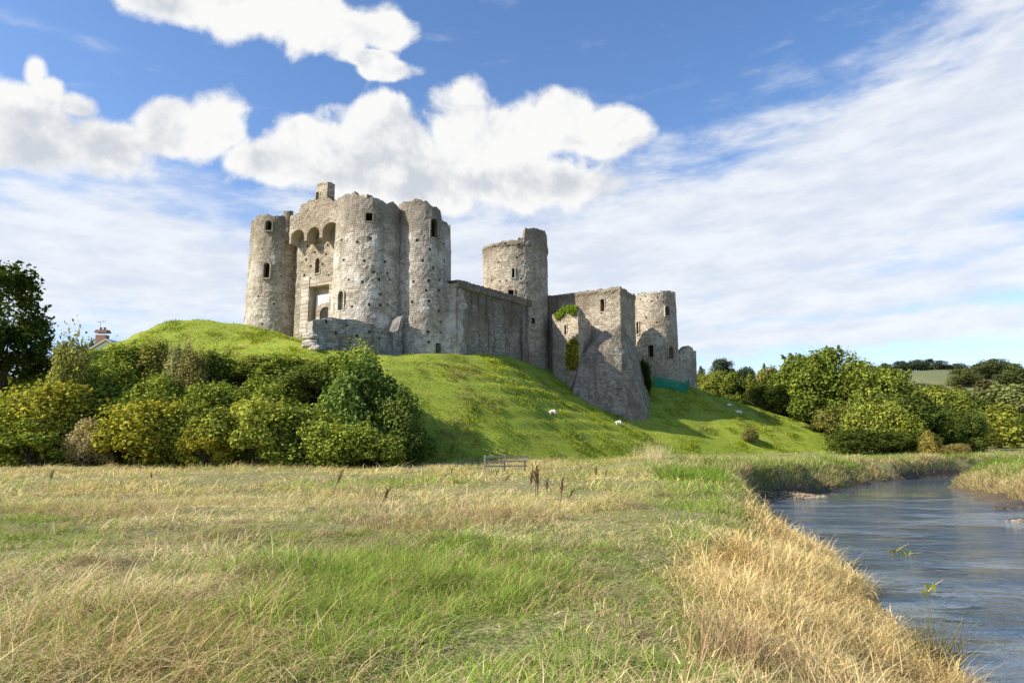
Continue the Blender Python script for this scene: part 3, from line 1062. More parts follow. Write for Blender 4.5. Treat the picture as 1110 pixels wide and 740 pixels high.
# ---- walls along a line, ragged top
def wall_line(name, pts, thick, bot, top, mat, parent=None, step=0.4, vstep=0.4, rough=0.12, ragged=0.25, seed=0):
    P = [Vector(pts[0])]
    for a, b in zip(pts, pts[1:]):
        a, b = Vector(a), Vector(b)
        k = max(1, round((b - a).length / step))
        P += [a + (b - a) * (j / k) for j in range(1, k + 1)]
    n = len(P)
    L = [0.0]
    for a, b in zip(P, P[1:]): L.append(L[-1] + (b - a).length)
    bm = bmesh.new()
    uvl = bm.loops.layers.uv.new('wall')
    loops, uvs = [], []
    hmax = max(top(s / L[-1]) for s in L)
    K = max(3, int((hmax - bot) / vstep))
    for i in range(n):
        d = (P[min(i + 1, n - 1)] - P[max(i - 1, 0)]).normalized()
        nr = Vector((d.y, -d.x))
        s = L[i] / L[-1]
        q = Vector((P[i].x * 0.8, P[i].y * 0.8, seed))
        z1 = top(s) + ragged * (1.2 * mn.noise(q) + 0.34 * round(2.2 * mn.noise(q * 2.7)))
        col, uv = [], []
        for side in (1, -1):
            ks = range(K + 1) if side == 1 else range(K, -1, -1)
            for k in ks:
                z = bot + (z1 - bot) * k / K
                p3 = Vector((P[i].x, P[i].y, z + side * 31))
                dd = rough * (mn.noise(p3 * 0.6) + 0.8 * mn.noise(p3 * 1.8) + 0.6 * mn.noise(p3 * 3.7))
                p = P[i] + nr * side * (thick / 2 + dd + 0.25 * thick * max(0, 1 - k / K * 3))
                col.append(bm.verts.new((p.x, p.y, z)))
                uv.append((L[i] + (0 if side == 1 else 50), z))
        loops.append(col); uvs.append(uv)
    m = len(loops[0])
    for i in range(n - 1):
        for k in range(m - 1):
            fc = bm.faces.new((loops[i][k], loops[i + 1][k], loops[i + 1][k + 1], loops[i][k + 1]))
            for lp, uv in zip(fc.loops, (uvs[i][k], uvs[i + 1][k], uvs[i + 1][k + 1], uvs[i][k + 1])): lp[uvl].uv = uv
        bm.faces.new((loops[i + 1][0], loops[i][0], loops[i][m - 1], loops[i + 1][m - 1]))
    for i in (0, n - 1):
        for k in range(K):
            fc = bm.faces.new((loops[i][k], loops[i][k + 1], loops[i][m - 2 - k], loops[i][m - 1 - k]))
            for lp in fc.loops: lp[uvl].uv = (lp.vert.co.x + lp.vert.co.y, lp.vert.co.z)
    bmesh.ops.recalc_face_normals(bm, faces=bm.faces)
    me = bpy.data.meshes.new(name)
    bm.to_mesh(me); bm.free()
    me.materials.append(mat)
    return link(name, me, parent)


def lerp_tab(tab):
    def f(s):
        for (s0, v0), (s1, v1) in zip(tab, tab[1:]):
            if s <= s1: break
        return v0 + (v1 - v0) * min(max((s - s0) / max(s1 - s0, 1e-6), 0), 1)
    return f


# curtain wall from the gatehouse to the round tower
c0, c1 = at(491, 340, 79.2), at(565, 340, 93.5)
cw0, cw1 = (c0.x - 0.3, c0.y), (c1.x + 0.5, c1.y)
zt0, zt1 = on_line(493, 306, cw0, cw1)[0].z, on_line(562, 324.5, cw0, cw1)[0].z
cwall = wall_line('curtain_wall', [cw0, cw1], 1.9, 6.5, lerp_tab([(0, zt0), (1, zt1)]), M_CURTAIN, ragged=0.16, seed=3)
tag(cwall, 'high stone curtain wall with dark streaks running from gatehouse to round tower', 'curtain wall')
mx, my = cw0[0] + (cw1[0] - cw0[0]) * 0.5, cw0[1] + (cw1[1] - cw0[1]) * 0.5
# coping of rough stones, sticking out over the face
cop = wall_line('coping', [cw0, cw1], 2.25, 0, lambda s: 1.0, M_CURTAIN, None, ragged=0.0)
bpy.data.objects.remove(cop)
cb0, cb1 = zt0 - 1.0, zt1 - 1.0
def coping_mesh():
    bm = bmesh.new(); uvl = bm.loops.layers.uv.new('wall')
    n = 50
    d = Vector((cw1[0] - cw0[0], cw1[1] - cw0[1])).normalized(); nr = Vector((d.y, -d.x))
    prev = None
    for i in range(n + 1):
        s = i / n
        c = Vector((cw0[0] + (cw1[0] - cw0[0]) * s, cw0[1] + (cw1[1] - cw0[1]) * s))
        zt = zt0 + (zt1 - zt0) * s
        r = [mn.noise(Vector((i * 0.7, k * 3.3, 1))) for k in range(6)]
        pr = [(1.0, -1.0 + 0.15 * r[0]), (1.22 + 0.1 * r[1], -0.85), (1.2 + 0.12 * r[2], 0.02 + 0.2 * r[3]), (-1.15, 0.1 + 0.25 * r[4]), (-1.2, -0.9)]
        row = [bm.verts.new((c.x + nr.x * a, c.y + nr.y * a, zt + b)) for a, b in pr]
        if prev:
            for k in range(5):
                fc = bm.faces.new((prev[k], row[k], row[(k + 1) % 5], prev[(k + 1) % 5]))
                for lp in fc.loops: lp[uvl].uv = (lp.vert.co.y, lp.vert.co.z)
        else:
            bm.faces.new(list(reversed(row)))
        prev = row
    bm.faces.new(prev)
    return bm_mesh('coping', bm, stone_mat('dark_coping', (0.55, 0.50, 0.44), lichen=0.25, streaks=0.2, moss=0.3))
link('coping', coping_mesh(), cwall)
p_, nr_ = on_line(552, 349, cw0, cw1)
sp = []
for (x, y, w_, h_) in ((572, 350, .5, .6), (504, 330, .3, .4), (520, 342, .3, .35), (535, 338, .3, .35), (546, 356, .3, .35), (513, 365, .3, .3), (531, 370, .3, .3)):
    p_, nr_ = on_line(x, y, cw0, cw1)
    if p_.y < cw1[1] - 0.5:
        nr_ = Vector((cw1[1] - cw0[1], -(cw1[0] - cw0[0]), 0)).normalized()
        sp.append((p_ , nr_, w_, h_, False, False))
openings(cwall, [(p + n * 0.95, n, a, b, c, d) for p, n, a, b, c, d in sp], M_CURTAIN)

# round tower behind the curtain wall
SX, SY = at(558.5, 300, 97).x, 97.0
tower = thing('round_tower', (SX, SY, gz(SX, SY - 5)), 'tall round stone tower rising behind the curtain wall', 'tower')
def top_se(x, y):
    return at(558, 261, 92.5).z + (1.5 if x > SX + 1.5 and y < SY + 1 else 0.0) + (0.5 if x > SX + 0.3 and y < SY else 0)
tw = masonry('tower_wall', circle(SX, SY, 4.95, 90), 6.0, top_se, M_TOWER, tower, taper=0.06, flare=(0.10, 9.0), ragged=0.30, seed=12, ledge=(at(558, 263, 92).z, 0.16))
hs = lambda px, py: on_circle(px, py, SX, SY, 4.75)
sp = [(*hs(556.3, 301), 0.35, 1.3, True, False), (*hs(553.8, 320), 0.75, 0.75, True, False), (*hs(578, 351), 0.55, 0.8, True, False)]
for (x, y) in ((536, 268), (548, 265), (563, 266), (574, 268), (533, 305), (542, 306), (549, 305), (565, 303), (571, 308), (540, 285), (560, 280)):
    sp.append((*hs(x, y), 0.27, 0.27, False, False))
openings(tw, sp, M_TOWER)
# short link of wall between the tower and the chapel block
lk = wall_line('link_wall', [tuple(at(589, 340, 97.5).xy), tuple(at(604, 340, 96.0).xy)], 1.6, 6.0, lambda s: at(596, 317, 95).z - 0.4 * s, M_CURTAIN, ragged=0.3, seed=4)
tag(lk, 'short dark stone wall closing the gap between round tower and chapel block', 'wall')

# ---- chapel block with spur buttresses
C0, C1, C2 = at(599.5, 340, 96.6), at(672.5, 340, 91.8), at(688.5, 340, 97.2)
C3 = Vector((C0.x + 3.0, C0.y + 8.5, 0))
C4 = Vector((C2.x - 0.5, C2.y + 6.0, 0))
chapel = thing('chapel_block', (C1.x, C1.y, gz(C1.x, C1.y)), 'angular ruined chapel block standing on a great pyramid spur', 'chapel')
ztc = on_line(650, 313, C0.xy, C1.xy)[0].z
cb = masonry('chapel_wall', [tuple(C0.xy), tuple(C1.xy), tuple(C2.xy), tuple(C4.xy), tuple(C3.xy)], 4.0, lambda x, y: ztc - 0.25 * max(0, (C1.x - x) / 8), M_CHAPEL, chapel, ragged=0.30, seed=14, ledge=(ztc - 0.45, 0.14))
hc = lambda px, py: on_line(px, py, tuple(C0.xy), tuple(C1.xy))
sp = [(*hc(653.2, 337.5), 0.55, 1.7, True, False), (*hc(601.5, 340), 0.5, 1.4, True, False)]
openings(cb, sp, M_CHAPEL)
# left turret-like spur with its slit window
S0, S1, S2 = at(599, 370, 93.0), at(627, 370, 89.2), at(641, 370, 93.4)
zs0, zs1 = at(600, 341, 92.6).z, at(628, 331, 89.2).z
sl = masonry('spur_turret', [tuple(S0.xy), tuple(S1.xy), tuple(S2.xy), (S2.x - 2.2, S2.y + 2.2), (S0.x + 1, S0.y + 3.2)], 3.0,
             lambda x, y: zs0 + (zs1 - zs0) * min(max((x - S0.x) / (S1.x - S0.x), 0), 1) - 0.8 * max(0, (x - S1.x)), M_CHAPEL, chapel, ragged=0.22, seed=15, flare=(0.06, 7.0), solid_top=True)
hl = lambda px, py: on_line(px, py, tuple(S0.xy), tuple(S1.xy))
openings(sl, [(*hl(613.2, 362.5), 0.36, 1.3, True, False)], M_CHAPEL)


def low(px, py, Y, z):
    p = at(px, py, Y)
    return Vector((p.x, p.y, z))


big = hull('pyramid_spur', [low(606, 410, 90.5, 4.0), low(614, 412, 85.6, 4.0), at(630, 384, 90.0), low(675.5, 452, 86.3, 1.5), low(706, 452, 88.8, 1.5), at(660, 352, 92.3), at(672.8, 350, 91.6), at(689.5, 376, 96.4),
                           low(715, 452, 97.5, 3.0), at(680, 366, 97.5), low(640, 440, 99, 3.0)], M_SPUR, chapel, seed=2, rough=0.09)
hull('spur_tip', [at(660.5, 358, 92.4), at(653, 399, 89.6), at(667, 399, 89.9), at(664, 399, 93.0), at(652, 380, 93.5)], M_CHAPEL, chapel, cuts=3, rough=0.08, seed=3)
hull('spur_edge', [at(673.5, 352, 92.0), at(667, 400, 89.5), at(676, 402, 90.2), at(684, 400, 93.6), at(672, 380, 94.0)], M_CHAPEL, chapel, cuts=3, rough=0.08, seed=5)

# ---- far round tower and the ruined end
NX, NY = at(710.5, 350, 108).x, 108.0
ftower = thing('round_tower', (NX, NY, gz(NX, NY)), 'smaller round stone tower beyond the chapel block, weeds on its top', 'tower')
fw = masonry('tower_wall', circle(NX, NY, 3.62, 72), 5.0, lambda x, y: at(710, 317, 104.7).z + (0.35 if x > NX + 0.6 else 0), M_TOWER, ftower, taper=0.10, flare=(0.10, 9.0), ragged=0.22, seed=16)
hn = lambda px, py: on_circle(px, py, NX, NY, 3.5)
sp = [(*hn(723.8, 342), 0.75, 1.5, True, True), (*hn(691.5, 362), 0.55, 2.0, True, True), (*hn(705.5, 387), 0.85, 1.9, True, False), (*hn(727.5, 389), 0.95, 1.9, True, True)]
for (x, y) in ((693, 325), (699, 322), (706, 327), (713, 323), (720, 328), (700, 345), (712, 350), (716, 365)):
    sp.append((*hn(x, y), 0.27, 0.27, False, False))
openings(fw, sp, M_TOWER)
e0, e1 = at(733, 400, 109.5), at(752.0, 400, 111.5)
ruin = wall_line('ruined_wall', [tuple(e0.xy), tuple(e1.xy)], 1.3, 6.0, lerp_tab([(0, at(737, 381, 110).z), (0.45, at(737, 377, 110).z), (0.8, at(745, 377.5, 111).z), (0.83, at(745, 384, 111).z), (1, at(750, 380, 111).z)]), M_TOWER, ragged=0.5, seed=17)
tag(ruin, 'ruined stub of stone wall with broken top beside the far tower', 'wall')

# ---- ruined outer wall in front of the drum tower
w0, w1, w2, w3 = at(334.5, 372, 68.5), at(365, 372, 70.6), at(400, 376, 73.2), at(430, 370, 76.8)
front_ruin = wall_line('ruined_wall', [tuple(w0.xy), tuple(w1.xy), tuple(w2.xy), tuple(w3.xy)], 1.6, 7.5,
                       lerp_tab([(0, at(336, 350, 68.5).z), (0.06, at(338, 345.5, 68.7).z), (0.34, at(362, 344.5, 70).z), (0.60, at(385, 350, 72).z), (0.82, at(412, 358, 74).z), (0.93, at(424, 358, 75.7).z), (0.97, at(430, 347, 76.5).z), (1, at(433, 345, 77).z)]),
                       M_RUIN, ragged=0.28, seed=21, rough=0.16)
tag(front_ruin, 'low ruined grey stone wall across the foot of the gatehouse door', 'wall')
random.seed(8)
sp = []
for (x, y) in ((350, 352), (360, 364), (372, 355), (383, 366), (396, 362), (408, 369), (376, 373)):
    p_, nr_ = on_line(x, y, tuple(w0.xy), tuple(w2.xy))
    sp.append((p_ + nr_ * 0.8, nr_, random.uniform(.25, .45), random.uniform(.25, .4), False, False))
openings(front_ruin, sp, M_RUIN)
# tumbled stones at its lit end
for k, (x, y, Y, r, lab) in enumerate(((337, 376, 67.6, 0.75, 'pale broken boulder at the near end of the ruined grey wall'), (342, 381, 67.0, 0.5, 'low flat pale stone in the grass under the ruined grey wall'),
                                       (336.5, 365, 68.0, 0.6, 'lit ragged block on the broken end of the ruined grey wall'), (331, 378, 67.5, 0.42, 'small pale stone furthest out from the ruined grey wall'))):
    p_ = at(x, y, Y)
    bm = bmesh.new()
    bmesh.ops.create_icosphere(bm, subdivisions=3, radius=1)
    for v in bm.verts:
        v.co *= 1 + 0.35 * mn.noise(v.co * 1.4 + Vector((k * 5, 0, 0)))
        v.co = Vector((v.co.x * r * 1.1, v.co.y * r, v.co.z * r * 0.7))
        v.co += Vector((0, 0, 0))
    uvl = bm.loops.layers.uv.new('wall')
    for fc in bm.faces:
        for lp in fc.loops: lp[uvl].uv = (lp.vert.co.x + lp.vert.co.y, lp.vert.co.z)
    o = link('fallen_stone', bm_mesh('fallen_stone', bm, M_DRUM))
    o.location = (p_.x, p_.y, max(gz(p_.x, p_.y) + r * 0.3, p_.z) if k == 2 else gz(p_.x, p_.y) + r * 0.3)
    tag(o, lab, 'stone', 'stones fallen from the ruined wall')

# ------------------------------------------------------------------ trees and shrubs
def leaf_mat(name, yellow=(0.40, 0.37, 0.05)):
    """leaf colour = object colour, varied leaf by leaf; alpha of the object colour = how many leaves have turned"""
    m, n = mat_new(name)
    oi = n.n('ShaderNodeObjectInfo')
    at_ = n.n('ShaderNodeAttribute', attribute_name='col')
    s = n.n('ShaderNodeSeparateColor', {'Color': at_.outputs['Color']})
    turned = n.step(n.sub(n.add(n.mul(s.outputs[1], 0.45), n.mul(s.outputs[0], 0.55)), n.sub(1.0, oi.outputs['Alpha'])), -0.10, 0.14)
    var = n.mad(s.outputs[0], 0.55, n.mad(s.outputs[1], 0.7, 0.40))
    col = n.mix(1.0, oi.outputs['Color'], n.comb(var, var, n.mul(var, 0.9)), 'MULTIPLY')
    ycol = n.mix(1.0, (*yellow, 1), n.comb(var, var, var), 'MULTIPLY')
    col = n.mix(turned, col, ycol)
    d = n.n('ShaderNodeBsdfDiffuse', {'Color': col})
    t = n.n('ShaderNodeBsdfTranslucent', {'Color': n.mix(0.5, col, (0.10, 0.14, 0.0, 1))})
    a = n.n('ShaderNodeMixShader', {0: 0.34, 1: d.outputs[0], 2: t.outputs[0]})
    b = a
    n.n('ShaderNodeOutputMaterial', {'Surface': b.outputs[0]})
    return m


M_LEAF = leaf_mat('foliage_leaves')
M_BARK, _n = mat_new('bark')
finish(_n, _n.mix(_n.noise(_n.scale3(_n.n('ShaderNodeNewGeometry').outputs['Position'], (4, 4, 0.8)), 2.0, 5, 0.65), (0.05, 0.038, 0.026), (0.16, 0.13, 0.10)), 0.95)


def crown_mesh(name, seed, w, h, zb, n_clumps, n_leaves, leaf, clump=0.30, cone=0.0, spiky=0.0, shell=0.55, lean=0.0, shoots=0):
    """foliage: leaf faces gathered in clumps spread over an uneven crown; local origin on the ground"""
    rg = np.random.default_rng(seed)
    d = rg.normal(size=(n_clumps, 3))
    d[:, 2] = np.abs(d[:, 2]) * 1.05 - 0.55
    d /= np.linalg.norm(d, axis=1)[:, None]
    rr = shell + (1 - shell) * rg.random(n_clumps) ** 0.5
    c = d * rr[:, None]
    hz = (c[:, 2] + 0.6) / 1.6
    c[:, :2] *= (1 - cone * np.clip(hz, 0, 1))[:, None]
    cr = clump * (0.65 + 0.75 * rg.random(n_clumps)) * (1 - 0.45 * cone * np.clip(hz, 0, 1))
    c *= (1 - 0.55 * cr)[:, None]
    k = rg.integers(0, n_clumps, n_leaves)
    sz = (cr[k] / cr.mean())
    v = rg.normal(size=(n_leaves, 3))
    v /= np.linalg.norm(v, axis=1)[:, None]
    v[:, 2] += 0.25
    v /= np.linalg.norm(v, axis=1)[:, None]
    rad = cr[k] * (0.45 + 0.6 * rg.random(n_leaves) ** 0.6)
    stray = rg.random(n_leaves) < 0.08
    rad = np.where(stray, rad * 1.35, rad)
    p = c[k] + v * rad[:, None]
    if spiky:
        p[:, 2] += spiky * np.abs(rg.normal(size=n_leaves)) * 0.3 * (rg.random(n_leaves) < 0.2)
    if shoots:
        ns = int(n_leaves * 0.11)
        si = rg.integers(0, shoots, ns)
        s0 = c[rg.integers(0, n_clumps, shoots)]
        sd = s0 * 0.9 + np.array([0, 0, 0.75]) + 0.35 * rg.normal(size=(shoots, 3))
        sd /= np.linalg.norm(sd, axis=1)[:, None]
        tt = rg.random(ns)
        ln = (clump * (1.1 + 0.9 * rg.random(shoots)))[si]
        p[:ns] = s0[si] + sd[si] * (tt * ln)[:, None] + rg.normal(size=(ns, 3)) * (0.055 * (1.15 - tt))[:, None]
    p[:, 2] = (p[:, 2] + 0.62) / 1.62
    p[:, 0] += lean * p[:, 2]
    P = np.stack([p[:, 0] * w / 2, p[:, 1] * w / 2, zb + p[:, 2] * (h - zb)], 1)
    keep = P[:, 2] > 0.05
    P, v, k = P[keep], v[keep], k[keep]
    m = len(P)
    nr = v + 0.60 * rg.normal(size=(m, 3)) + np.array([0, 0, 0.35])
    nr /= np.linalg.norm(nr, axis=1)[:, None]
    t = np.cross(nr, rg.normal(size=(m, 3)))
    t /= np.linalg.norm(t, axis=1)[:, None] + 1e-9
    b = np.cross(nr, t)
    s = leaf * (0.6 + 0.8 * rg.random(m))
    t *= s[:, None]
    b *= (s * 0.62)[:, None]
    bend = nr * (s * 0.16)[:, None]
    V = np.stack([P - t, P + b + bend, P + t, P - b + bend], 1).reshape(-1, 3)
    F = np.arange(4 * m).reshape(-1, 4)
    cl = rg.random(n_clumps)[k]
    colr = np.stack([cl, rg.random(m), P[:, 2] / h], 1)
    colr = np.repeat(colr, 4, 0)
    return mesh_np(name, V, F, M_LEAF, colr), (c * np.array([w / 2, w / 2, 0]) + np.stack([0 * hz, 0 * hz, zb + (c[:, 2] + 0.62) / 1.62 * (h - zb)], 1))


def tube(bm, pts, radii, sides=7):
    prev = None
    for i, (p, r) in enumerate(zip(pts, radii)):
        d = (pts[min(i + 1, len(pts) - 1)] - pts[max(i - 1, 0)]).normalized()
        a = d.orthogonal().normalized()
        b = d.cross(a)
        row = [bm.verts.new(p + a * math.cos(2 * math.pi * k / sides) * r + b * math.sin(2 * math.pi * k / sides) * r) for k in range(sides)]
        if prev:
            for k in range(sides):
                bm.faces.new((prev[k], prev[(k + 1) % sides], row[(k + 1) % sides], row[k]))
        else:
            bm.faces.new(list(reversed(row)))
        prev = row
    bm.faces.new(prev)


def trunk_mesh(name, seed, h, r, targets, stems=1, spread=0.0):
    rnd = random.Random(seed)
    bm = bmesh.new()
    tg = list(targets)
    rnd.shuffle(tg)
    for s in range(stems):
        a = rnd.uniform(0, 6.28)
        x0, y0 = spread * math.cos(a), spread * math.sin(a)
        top = Vector((x0 * 2.2 + rnd.uniform(-.3, .3), y0 * 2.2 + rnd.uniform(-.3, .3), h * rnd.uniform(0.7, 0.85)))
        base = Vector((x0, y0, -0.4))
        pts = [base.lerp(top, t) + Vector((rnd.uniform(-.1, .1), rnd.uniform(-.1, .1), 0)) * (h * 0.05) for t in (0, .12, .3, .5, .75, 1)]
        rad = [r * 1.5, r * 1.05, r * 0.85, r * 0.6, r * 0.35, r * 0.12]
        tube(bm, pts, rad)
        for q in tg[s * 5:(s + 1) * 5 + 1]:
            q = Vector(q)
            t = rnd.uniform(0.3, 0.6)
            st = base.lerp(top, t)
            if q.z < st.z: st = base.lerp(top, 0.25)
            mid = st.lerp(q, 0.5) + Vector((0, 0, -0.05 * h))
            tube(bm, [st, mid, q], [r * 0.38, r * 0.24, r * 0.07], 5)
    return bm_mesh(name, bm, M_BARK)


PROTO = {}


def proto(kind, seed):
    key = (kind, seed)
    if key not in PROTO:
        if kind == 'shrub':          # rounded, leafy to the ground; unit: 5 m wide, 5 m high
            cm, tg = crown_mesh('foliage', 100 + seed, 5, 5, 0.1, 44, 9500, 0.115, 0.30, shoots=34)
            tm = trunk_mesh('stem', seed, 4.2, 0.09, tg, 4, 0.3)
        elif kind == 'upright':      # narrow sapling
            cm, tg = crown_mesh('foliage', 200 + seed, 5, 8, 0.3, 56, 8000, 0.135, 0.28, cone=0.42, spiky=0.6, shoots=26)
            tm = trunk_mesh('stem', seed, 7.4, 0.08, tg, 3, 0.25)
        elif kind == 'oak':          # broad tree; unit: 10 m wide, 10 m high
            cm, tg = crown_mesh('crown', 300 + seed, 10, 10, 0.5, 60, 26000, 0.165, 0.25, shell=0.62, shoots=26)
            tm = trunk_mesh('trunk', seed, 8.0, 0.30, tg, 1)
        elif kind == 'big':          # dark near tree with gaps, fine leaves
            cm, tg = crown_mesh('crown', 500 + seed, 10, 12, 0.8, 90, 21000, 0.15, 0.165, shell=0.62, shoots=40)
            tm = trunk_mesh('trunk', seed, 10.0, 0.34, tg, 2, 0.4)
        else:                        # far: far tree, coarse
            cm, tg = crown_mesh('crown', 400 + seed, 10, 10, 0.1, 34, 8000, 0.26, 0.32)
            tm = trunk_mesh('trunk', seed, 7.0, 0.28, tg, 1)
        PROTO[key] = (cm, tm)
    return PROTO[key]


def plant(kind, seed, name, label, cat, group, px, ptop, pw, Y, color, autumn, rz=None, zlift=0.0, sy=1.0):
    """px, ptop, pw: where the plant shows in the survey (centre, top, width); Y its distance"""
    X = at(px, 470, Y).x
    g = gz(X, Y) + zlift
    ztop = at(px, ptop, Y).z
    wid = pw / FOC * Y * 1.18
    cm, tm = proto(kind, seed)
    bw, bh = {'shrub': (5, 5), 'upright': (5, 8), 'oak': (10, 10), 'big': (10, 12), 'far': (10, 10)}[kind]
    root = thing(name, (X, Y, g), label, cat, group)
    root.rotation_euler = (0, 0, rz if rz is not None else (seed * 1.7 + px * 0.37) % 6.28)
    hh = max(ztop - g, 0.55 * wid if kind == 'far' else 0.8)
    root.scale = (wid / bw, wid / bw * sy, hh / bh)
    c = link('foliage' if kind in ('shrub', 'upright') else 'crown', cm, root, False)
    c.color = (*color, autumn)
    t = link('stem' if kind in ('shrub', 'upright') else 'trunk', tm, root, False)
    return root


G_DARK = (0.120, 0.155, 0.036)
G_MID = (0.20, 0.24, 0.042)
G_LIGHT = (0.265, 0.295, 0.055)
G_OLIVE = (0.25, 0.245, 0.065)
G_GREY = (0.29, 0.28, 0.13)
G_TAN = (0.42, 0.34, 0.18)
G_YEL = (0.37, 0.35, 0.045)

plant('big', 1, 'broadleaf_tree', 'tall dark green tree overtopping every shrub, cut by the frame edge', 'tree', None, -58, 262, 172, 61, (0.060, 0.090, 0.020), 0.02, sy=0.9)
plant('big', 2, 'broadleaf_tree', 'lower dark tree standing just behind the tallest dark tree', 'tree', None, -6, 338, 96, 63, (0.070, 0.10, 0.024), 0.05)

SH = [  # kind, seed, label, px, top, width, Y, colour, autumn
    ('upright', 1, 'slender olive sapling standing in front of the cottage roof slope', 70, 358, 46, 53, G_OLIVE, 0.12),
    ('shrub', 1, 'golden yellow leaved bush beside the foot of the dark tree', 50, 412, 88, 51, G_YEL, 0.62),
    ('shrub', 2, 'yellowing bush at the frame edge below the dark tree', 8, 428, 74, 50, G_LIGHT, 0.34),
    ('shrub', 3, 'dark green round bush directly below the cottage chimney', 104, 392, 70, 56, G_MID, 0.10),
    ('upright', 2, 'tall green bush climbing the bank nearest the cottage chimney', 128, 372, 58, 60, G_MID, 0.08),
    ('upright', 3, 'olive upright bush under the crest of the grassy mound', 163, 368, 46, 60, G_OLIVE, 0.10),
    ('upright', 1, 'thin grey green sapling, tallest of the saplings under the mound crest', 190, 370, 34, 58, G_GREY, 0.05),
    ('upright', 2, 'buff seeded sapling between two dark upright bushes', 206, 376, 36, 56, (0.21, 0.18, 0.07), 0.10),
    ('upright', 3, 'dark green pointed bush rising behind yellow bushes mid thicket', 228, 379, 50, 58, G_DARK, 0.03),
    ('shrub', 1, 'mid green bush filling the gap behind the dark pointed bush', 260, 390, 66, 60, G_MID, 0.08),
    ('upright', 1, 'light green bush below the left foot of the ruined grey wall', 298, 384, 60, 59, G_MID, 0.06),
    ('shrub', 2, 'broad dark green bush in the middle back of the thicket', 330, 394, 84, 58, G_DARK, 0.05),
    ('upright', 2, 'tall leafy bush reaching up to the ruined grey wall', 388, 372, 62, 57, G_MID, 0.03),
    ('shrub', 3, 'large round dark bush at the open grass end of the thicket', 396, 390, 92, 54, (0.11, 0.16, 0.04), 0.03),
    ('shrub', 1, 'dark bush whose shadow falls across the green slope', 424, 424, 56, 53, G_DARK, 0.03),
    ('shrub', 2, 'low bushy end of the thicket touching the open slope', 438, 458, 60, 53.5, (0.09, 0.13, 0.03), 0.02),
    ('shrub', 3, 'green bush on the bank behind the thin grey green sapling', 180, 380, 66, 63, G_MID, 0.10),
    ('shrub', 2, 'olive bush on the bank behind the broad dark green bush', 312, 390, 70, 62, G_OLIVE, 0.06),
    ('shrub', 1, 'light bush high on the bank behind the buff seeded sapling', 226, 386, 70, 62, G_LIGHT, 0.10),
    ('shrub', 1, 'tall green bush between the ruined grey wall and the round dark bush', 358, 382, 66, 59, G_MID, 0.06),
    ('shrub', 3, 'mid green bush directly under the mound crest', 146, 380, 66, 63, G_MID, 0.08),
    ('upright', 3, 'pale olive sapling beside the light green bush of the bank', 276, 384, 50, 60, G_OLIVE, 0.12),
    ('shrub', 1, 'green bush of the middle row above the small golden bush', 222, 412, 66, 55, G_MID, 0.12),
    ('shrub', 3, 'green bush of the middle row above the bright yellow green bush', 168, 408, 70, 55, G_MID, 0.18),
    ('shrub', 2, 'leafy green bush of the middle row above the yellow flecked bush', 290, 408, 70, 55.5, G_MID, 0.12),
    ('shrub', 2, 'dark low bush under the golden yellow bush', 40, 452, 84, 49.0, G_MID, 0.20),
    ('shrub', 3, 'buff dry leaved bush at the grass edge of the thicket', 98, 455, 40, 49.0, G_TAN, 0.08),
    ('shrub', 1, 'bright yellow green bush right of the buff dry bush', 152, 432, 84, 50.0, G_YEL, 0.52),
    ('shrub', 2, 'dark low bush squeezed behind the buff dry bush', 122, 440, 66, 53, G_DARK, 0.10),
    ('shrub', 3, 'yellow green bush below the thin grey green sapling', 200, 436, 62, 51, G_LIGHT, 0.40),
    ('shrub', 2, 'small golden bush at the centre of the thicket edge', 226, 458, 50, 49.4, G_YEL, 0.55),
    ('shrub', 1, 'yellow flecked broad bush in the centre front of the thicket', 274, 428, 88, 51, G_LIGHT, 0.34),
    ('shrub', 3, 'deep green bush with few yellow leaves, beside the yellow flecked bush', 326, 440, 80, 51, G_MID, 0.16),
    ('shrub', 2, 'low bush with lit pale tops in front of the large round dark bush', 372, 450, 74, 50.5, G_MID, 0.12),
    ('shrub', 1, 'lowest bush of the thicket edge, just before its dark end', 408, 470, 56, 50.4, G_MID, 0.16),
]
for i, (k, s, lab, px, tp, w_, Y, c, a) in enumerate(SH):
    plant(k, s, 'shrub', lab, 'shrub', 'shrubs of the thicket below the castle mound', px, tp, w_, Y, tuple(v * (1.0 if c is G_YEL else 1.4) for v in c), a)
plant('shrub', 3, 'shrub', 'pale green tree top peeping over the cottage roof slope', 'shrub', None, 88, 371, 34, 118, (0.16, 0.18, 0.05), 0.1)
plant('shrub', 1, 'shrub', 'dark ivy bush in the notch where the spur meets the far tower', 'shrub', None, 699, 388, 15, 96, (0.03, 0.05, 0.012), 0.0)
plant('shrub', 3, 'shrub', 'lone brownish scrub bush on the open slope below the green netting', 'shrub', None, 812, 464, 16, 92, (0.25, 0.235, 0.08), 0.0)

